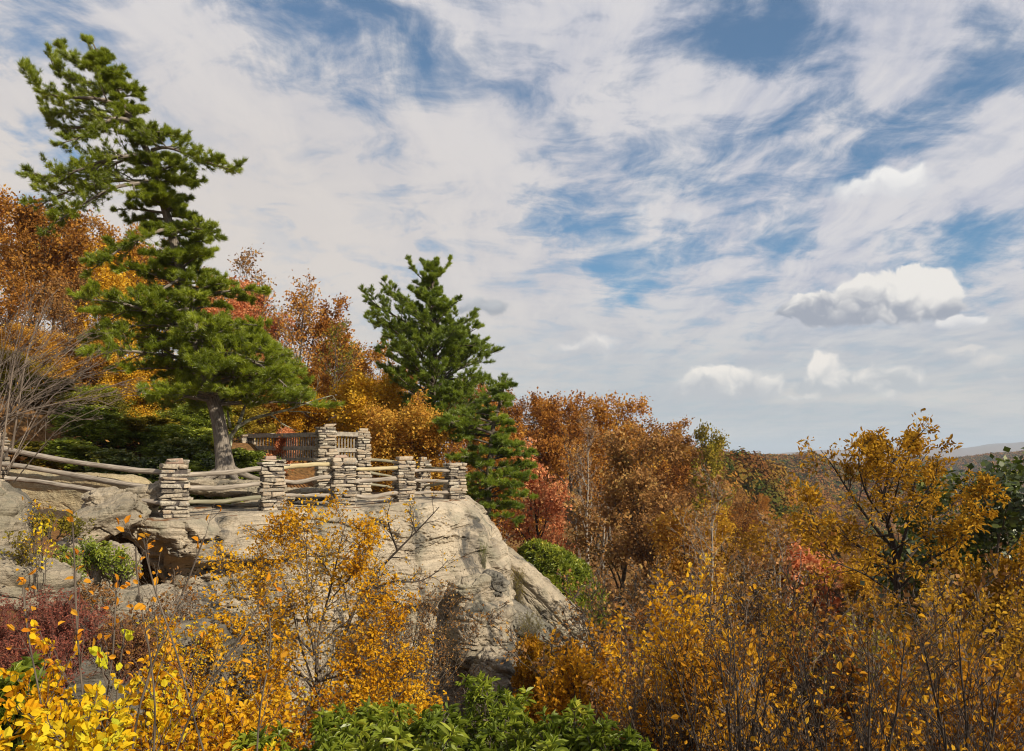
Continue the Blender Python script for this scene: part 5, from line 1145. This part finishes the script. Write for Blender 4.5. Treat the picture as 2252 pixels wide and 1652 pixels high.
# ------------------------------------------------------------------ sky, sun, haze, camera
SUN = Vector((.80, -.62, .62)).normalized()
def build_world():
    w = bpy.data.worlds.new('World'); SC.world = w; w.use_nodes = True
    w.cycles.sampling_method = 'MANUAL'; w.cycles.sample_map_resolution = 512
    nt = w.node_tree; N = nt.nodes; L = nt.links; N.clear()
    out = N.new('ShaderNodeOutputWorld'); bg = N.new('ShaderNodeBackground'); L.new(bg.outputs[0], out.inputs[0]); bg.inputs[1].default_value = .081
    sky = N.new('ShaderNodeTexSky'); sky.sky_type = 'NISHITA'; sky.sun_disc = False
    sky.sun_elevation = math.asin(SUN.z); sky.sun_rotation = math.atan2(SUN.x, SUN.y); sky.dust_density = 1.2; sky.ozone_density = 2.0; sky.altitude = 600
    tc = N.new('ShaderNodeTexCoord'); sp = N.new('ShaderNodeSeparateXYZ'); L.new(tc.outputs['Generated'], sp.inputs[0])
    def m(op, a, b=None, c=None, clamp=False):
        x = N.new('ShaderNodeMath'); x.operation = op; x.use_clamp = clamp
        for i, v in enumerate((a, b, c)):
            if v is None: continue
            if isinstance(v, (int, float)): x.inputs[i].default_value = v
            else: L.new(v, x.inputs[i])
        return x.outputs[0]
    def mixc(f, a, b):
        x = N.new('ShaderNodeMixRGB')
        if isinstance(f, (int, float)): x.inputs[0].default_value = f
        else: L.new(f, x.inputs[0])
        for i, v in ((1, a), (2, b)):
            if isinstance(v, tuple): x.inputs[i].default_value = (*v, 1)
            else: L.new(v, x.inputs[i])
        return x.outputs[0]
    def sm(v, a, b):
        x = N.new('ShaderNodeMapRange'); x.interpolation_type = 'SMOOTHSTEP'; L.new(v, x.inputs[0])
        x.inputs[1].default_value = a; x.inputs[2].default_value = b; return x.outputs[0]
    az = m('ARCTAN2', sp.outputs[0], sp.outputs[1]); el = m('ARCSINE', sp.outputs[2])
    cb = N.new('ShaderNodeCombineXYZ'); L.new(az, cb.inputs[0]); L.new(el, cb.inputs[1]); AE = cb.outputs[0]
    def toae(px, py):
        u = (px - CX) / F; v = (HY - py) / F; a = math.atan(u); return a, math.atan(v * math.cos(a))
    def noise(vec, sc, det, rough=.55, dist=0., col=False):
        z = N.new('ShaderNodeTexNoise'); z.noise_dimensions = '2D'; z.inputs['Scale'].default_value = sc; z.inputs['Detail'].default_value = det; z.inputs['Roughness'].default_value = rough; z.inputs['Distortion'].default_value = dist
        L.new(vec, z.inputs['Vector']); return z.outputs['Color' if col else 'Fac']
    def warp(vec, sc, amt, det=3):
        c = noise(vec, sc, det, col=True); s = N.new('ShaderNodeVectorMath'); s.operation = 'SUBTRACT'; L.new(c, s.inputs[0]); s.inputs[1].default_value = (.5, .5, .5)
        t = N.new('ShaderNodeVectorMath'); t.operation = 'MULTIPLY_ADD'; L.new(s.outputs[0], t.inputs[0]); t.inputs[1].default_value = (amt, amt, 0); L.new(vec, t.inputs[2]); return t.outputs[0]
    def blob(vec, px, py, rx, ry, rot=0.):
        a, e = toae(px, py); mp = N.new('ShaderNodeMapping'); mp.vector_type = 'TEXTURE'
        mp.inputs['Location'].default_value = (a, e, 0); mp.inputs['Rotation'].default_value = (0, 0, rad(rot)); mp.inputs['Scale'].default_value = (rx / F, ry / F, 1)
        L.new(vec, mp.inputs[0]); g = N.new('ShaderNodeTexGradient'); g.gradient_type = 'SPHERICAL'; L.new(mp.outputs[0], g.inputs[0]); return g.outputs['Fac']
    # ---- thin high cloud, streaked in the plane of the layer
    zc = m('MAXIMUM', sp.outputs[2], .0); zc = m('ADD', zc, .10)
    pc = N.new('ShaderNodeCombineXYZ'); L.new(m('DIVIDE', sp.outputs[0], zc), pc.inputs[0]); L.new(m('DIVIDE', sp.outputs[1], zc), pc.inputs[1])
    pw = warp(pc.outputs[0], .8, .34, 4)
    mp = N.new('ShaderNodeMapping'); mp.inputs['Rotation'].default_value = (0, 0, rad(38)); mp.inputs['Scale'].default_value = (3.0, .75, 1); L.new(pw, mp.inputs[0])
    s1 = noise(mp.outputs[0], 1.3, 12, .62, .3)
    mp2 = N.new('ShaderNodeMapping'); mp2.inputs['Rotation'].default_value = (0, 0, rad(52)); mp2.inputs['Scale'].default_value = (8, 2.2, 1); L.new(pw, mp2.inputs[0])
    s2 = noise(mp2.outputs[0], 1.5, 10, .6, .2)
    s3 = noise(pw, 4.2, 10, .62, .25)        # flocky altocumulus
    aw = warp(AE, 5., .12, 4)
    # places where the blue shows through: (px, py, rx, ry, rotation, weight)
    BL = [(760, 60, 330, 100, -8, .95), (540, 110, 130, 110, 0, .35), (1600, 60, 170, 80, -10, .75), (1760, 110, 120, 60, -30, .6), (2230, 110, 160, 80, -20, 1.0), (1890, 290, 230, 80, -15, .75), (2110, 235, 130, 60, 0, .6), (1340, 520, 200, 70, -12, .9), (1400, 600, 130, 50, -10, .9),
          (1580, 440, 200, 90, -20, .5), (1190, 480, 160, 90, -20, .3), (2160, 590, 150, 80, 20, .85), (1990, 560, 160, 60, 10, .5), (1680, 620, 150, 60, 0, .35), (60, 130, 260, 200, 30, .38), (1250, 140, 240, 130, -20, .25), (1560, 730, 260, 60, 0, .25), (1260, 280, 150, 100, -40, .35), (1740, 540, 110, 50, 0, .4), (1480, 330, 150, 60, 0, .25),
          (1900, 520, 38, 120, -35, -.9), (2190, 360, 160, 90, 0, -.7), (1960, 60, 110, 140, 0, -.5), (1100, 230, 200, 120, 0, -.3), (520, 330, 330, 240, 0, -.5), (1490, 480, 60, 40, 0, -.6)]
    tot = None
    for (x, y, rx, ry, ro, wt) in BL:
        b = m('MULTIPLY', m('POWER', blob(aw, x, y, rx * 1.25, ry * 1.3, ro), .8), wt); tot = b if tot is None else m('ADD', tot, b)
    det = m('ADD', m('MULTIPLY', m('SUBTRACT', s1, .5), 1.25), m('ADD', m('MULTIPLY', m('SUBTRACT', s2, .5), .5), m('MULTIPLY', m('SUBTRACT', s3, .5), 1.7)))
    # cover: 1 = cloud, 0 = clear
    up = sm(el, .05, .34); cv = m('SUBTRACT', m('ADD', m('ADD', .90, m('MULTIPLY', m('SUBTRACT', 1., up), .35)), m('MULTIPLY', m('MULTIPLY', det, m('ADD', .45, m('MULTIPLY', up, .55))), 1.55)), m('MULTIPLY', tot, 1.2))
    hz = sm(el, .10, .30)
    cover = sm(cv, -.35, 1.05); cover = m('ADD', m('ADD', .12, m('MULTIPLY', sm(s3, .35, .68), .26)), m('MULTIPLY', cover, .78), clamp=True)
    # low band: flat grey-blue veil
    low = m('SUBTRACT', 1., sm(el, .03, .24))
    bandn = N.new('ShaderNodeMapping'); bandn.inputs['Scale'].default_value = (1.4, 10, 1); L.new(AE, bandn.inputs[0]); bn = noise(bandn.outputs[0], 2.6, 8, .6, .4)
    veil = mixc(sm(bn, .35, .7), (4.6, 4.95, 5.1), (6.5, 6.15, 5.6))
    warm = sm(az, .35, -.35)
    cloudc = mixc(sm(m('ADD', s1, m('MULTIPLY', m('SUBTRACT', s3, .5), .5)), .32, .68), (4.8, 5.0, 5.9), (6.75, 6.6, 6.8))
    cloudc = mixc(m('MULTIPLY', warm, sm(el, .62, .2)), cloudc, (6.9, 6.35, 5.9))
    cloudc = mixc(m('MULTIPLY', low, .8), cloudc, veil)
    # clear sky colour: the Nishita sky, tinted evenly towards cyan
    gm = N.new('ShaderNodeMixRGB'); gm.blend_type = 'MULTIPLY'; gm.inputs[0].default_value = 1; L.new(sky.outputs[0], gm.inputs[1]); gm.inputs[2].default_value = (SKYR, SKYG, SKYB, 1)
    clear = gm.outputs[0]
    cov = m('MAXIMUM', cover, m('MULTIPLY', low, .82))
    col = mixc(cov, clear, cloudc)
    # ---- low cumulus: group of puffs with flat bases
    v = warp(warp(AE, 20., .035, 2), 75., .0105, 3)
    def vor(sc):
        vo = N.new('ShaderNodeTexVoronoi'); vo.voronoi_dimensions = '2D'; vo.feature = 'SMOOTH_F1'; vo.inputs['Scale'].default_value = sc; vo.inputs['Smoothness'].default_value = .35
        L.new(v, vo.inputs['Vector']); return m('SUBTRACT', .45, vo.outputs['Distance'])
    bil = m('ADD', vor(34.), m('MULTIPLY', vor(88.), .45)); fine = noise(v, 50., 4)
    def cumulus(col, puffs, base_y, thick, soft, lit, shade, gx, amt=1., fl=30, bw=.8):
        """puffs: (px,py,rx,ry) in the cloud group; base_y: its flat bottom; gx: how much the right side is lit"""
        t = None
        for (x, y, rx, ry) in puffs:
            b = blob(v, x, y, rx * 1.55, ry * 1.55)
            b = m('MULTIPLY', b, b)
            t = b if t is None else m('ADD', t, b)
        d = m('ADD', t, m('ADD', m('MULTIPLY', bil, .13), m('MULTIPLY', m('SUBTRACT', fine, .5), .18)))
        a0, e0 = toae(puffs[0][0], base_y); _, e1 = toae(puffs[0][0], base_y - thick)
        eb = m('ADD', el, m('MULTIPLY', m('SUBTRACT', fine, .5), .010))
        flat = sm(eb, e0 - .003, e0 + fl / F * .5)
        alpha = m('MULTIPLY', m('MULTIPLY', sm(d, .14, .14 + soft), flat), amt)
        ht = m('DIVIDE', m('SUBTRACT', eb, e0), e1 - e0)
        sd = m('MULTIPLY', m('SUBTRACT', az, a0), gx)
        br = m('ADD', m('ADD', m('MULTIPLY', m('SUBTRACT', ht, .22), 1.35), m('MULTIPLY', bil, bw)), m('ADD', sd, m('MULTIPLY', m('SUBTRACT', fine, .5), .5)))
        return mixc(alpha, col, mixc(sm(br, -.1, 1.15), shade, lit))
    W1 = (8.5, 8.15, 7.7); G1 = (3.5, 3.75, 4.4)
    col = cumulus(col, [(1545, 850, 60, 50), (1600, 845, 75, 45), (1660, 850, 70, 45), (1580, 870, 90, 28)], 884, 80, .3, (9.3, 8.7, 7.9), (5.1, 5.2, 5.4), .5, .95)
    col = cumulus(col, [(1820, 835, 55, 45), (1815, 805, 28, 35), (1930, 830, 60, 45), (1890, 845, 90, 35), (1985, 850, 50, 28), (1790, 855, 50, 25)], 872, 80, .3, (9.1, 8.5, 7.8), (5.0, 5.2, 5.4), .5, .95)
    col = cumulus(col, [(2180, 800, 50, 18), (2240, 850, 40, 16), (2130, 770, 40, 14)], 866, 90, .5, (7.8, 7.3, 6.8), (5.2, 5.3, 5.5), 1, .7)
    col = cumulus(col, [(1960, 880, 40, 16), (1740, 888, 22, 12), (1780, 878, 30, 12)], 890, 26, .6, (7.9, 7.5, 7.0), (5.4, 5.5, 5.7), 1, .7)
    col = cumulus(col, [(1320, 752, 65, 26), (1375, 785, 70, 20), (1245, 765, 60, 18), (1195, 790, 60, 16)], 800, 60, .8, (8.6, 8.1, 7.6), (5.2, 5.3, 5.6), 1, .85)
    col = cumulus(col, [(1060, 668, 50, 30), (1085, 680, 35, 22), (1030, 682, 35, 18)], 700, 60, .7, (5.3, 5.4, 5.6), (3.7, 3.9, 4.3), 1, 1.)
    col = cumulus(col, [(1150, 612, 55, 16), (1100, 610, 30, 14)], 628, 26, .8, (6.2, 6.2, 6.4), (4.8, 5.0, 5.5), 1, .5)
    col = cumulus(col, [(1950, 395, 85, 38), (1870, 415, 75, 30), (2010, 420, 50, 28), (1985, 380, 35, 22)], 452, 80, .75, (9.0, 8.8, 8.5), (6.6, 6.6, 6.9), 1, .9)
    col = cumulus(col, [(1500, 480, 40, 30), (1260, 600, 26, 22), (1410, 470, 30, 20)], 505, 50, .9, (8.0, 7.9, 7.9), (6.2, 6.3, 6.7), 1, .6)
    col = cumulus(col, [(1905, 655, 80, 48), (1990, 640, 75, 45), (2040, 655, 60, 52), (1820, 675, 70, 36), (1765, 685, 42, 30), (1880, 690, 130, 28), (2010, 685, 80, 32)], 717, 80, .16, W1, G1, 4.0, 1., 16, .9)
    col = cumulus(col, [(2125, 712, 50, 16), (2100, 708, 35, 15)], 727, 26, .5, (8.8, 8.5, 8.2), (6.6, 6.6, 6.8), 1, .8)
    L.new(col, bg.inputs[0])
SKYR, SKYG, SKYB = .40, .88, 1.05
build_world()
sun = bpy.data.lights.new('sun', 'SUN'); sun.energy = 5.0; sun.angle = rad(.5); sun.color = (1., .89, .71)
so = bpy.data.objects.new('sun', sun); COL.objects.link(so); so.rotation_euler = (-SUN).to_track_quat('-Z', 'Y').to_euler(); so.location = (30, -30, 40)

HAZE = True
if HAZE:
    mb = MB(); x0, x1, y0, y1, z0, z1 = -9000, 9000, -2000, 14800, -420, 190
    V = np.array([[x, y, z] for z in (z0, z1) for x, y in ((x0, y0), (x1, y0), (x1, y1), (x0, y1))]); mb.add(V, [[3, 2, 1, 0], [4, 5, 6, 7], [0, 1, 5, 4], [1, 2, 6, 5], [2, 3, 7, 6], [3, 0, 4, 7]])
    m_, nt, N_, L_ = newmat('haze'); v = N_.new('ShaderNodeVolumePrincipled'); v.inputs['Color'].default_value = (.68, .81, .97, 1); v.inputs['Density'].default_value = .00014
    o_ = N_.new('ShaderNodeOutputMaterial'); L_.new(v.outputs[0], o_.inputs['Volume'])
    hz = link('haze', mb.mesh('haze'), m_); hz['kind'] = 'stuff'; hz['label'] = 'thin bluish air over the far ridges'

cam = bpy.data.cameras.new('camera'); co = bpy.data.objects.new('camera', cam); COL.objects.link(co)
cam.sensor_width = 36; cam.lens = F / 2252 * 36; cam.shift_y = (HY - 826) / 2252; cam.clip_start = .05; cam.clip_end = 40000
co.rotation_euler = (rad(90), 0, 0); SC.camera = co
SC.view_settings.view_transform = 'Standard'; SC.view_settings.look = 'None'; SC.view_settings.exposure = .35; SC.view_settings.gamma = 1
SC.cycles.pixel_filter_type = 'BLACKMAN_HARRIS'; SC.cycles.filter_width = 1.1; SC.render.engine = 'CYCLES'; cy = SC.cycles
cy.max_bounces = 6; cy.diffuse_bounces = 3; cy.glossy_bounces = 2; cy.transmission_bounces = 3; cy.transparent_max_bounces = 4; cy.volume_bounces = 0
cy.use_denoising = True; cy.use_adaptive_sampling = True; cy.adaptive_threshold = .01; cy.caustics_reflective = False; cy.caustics_refractive = False
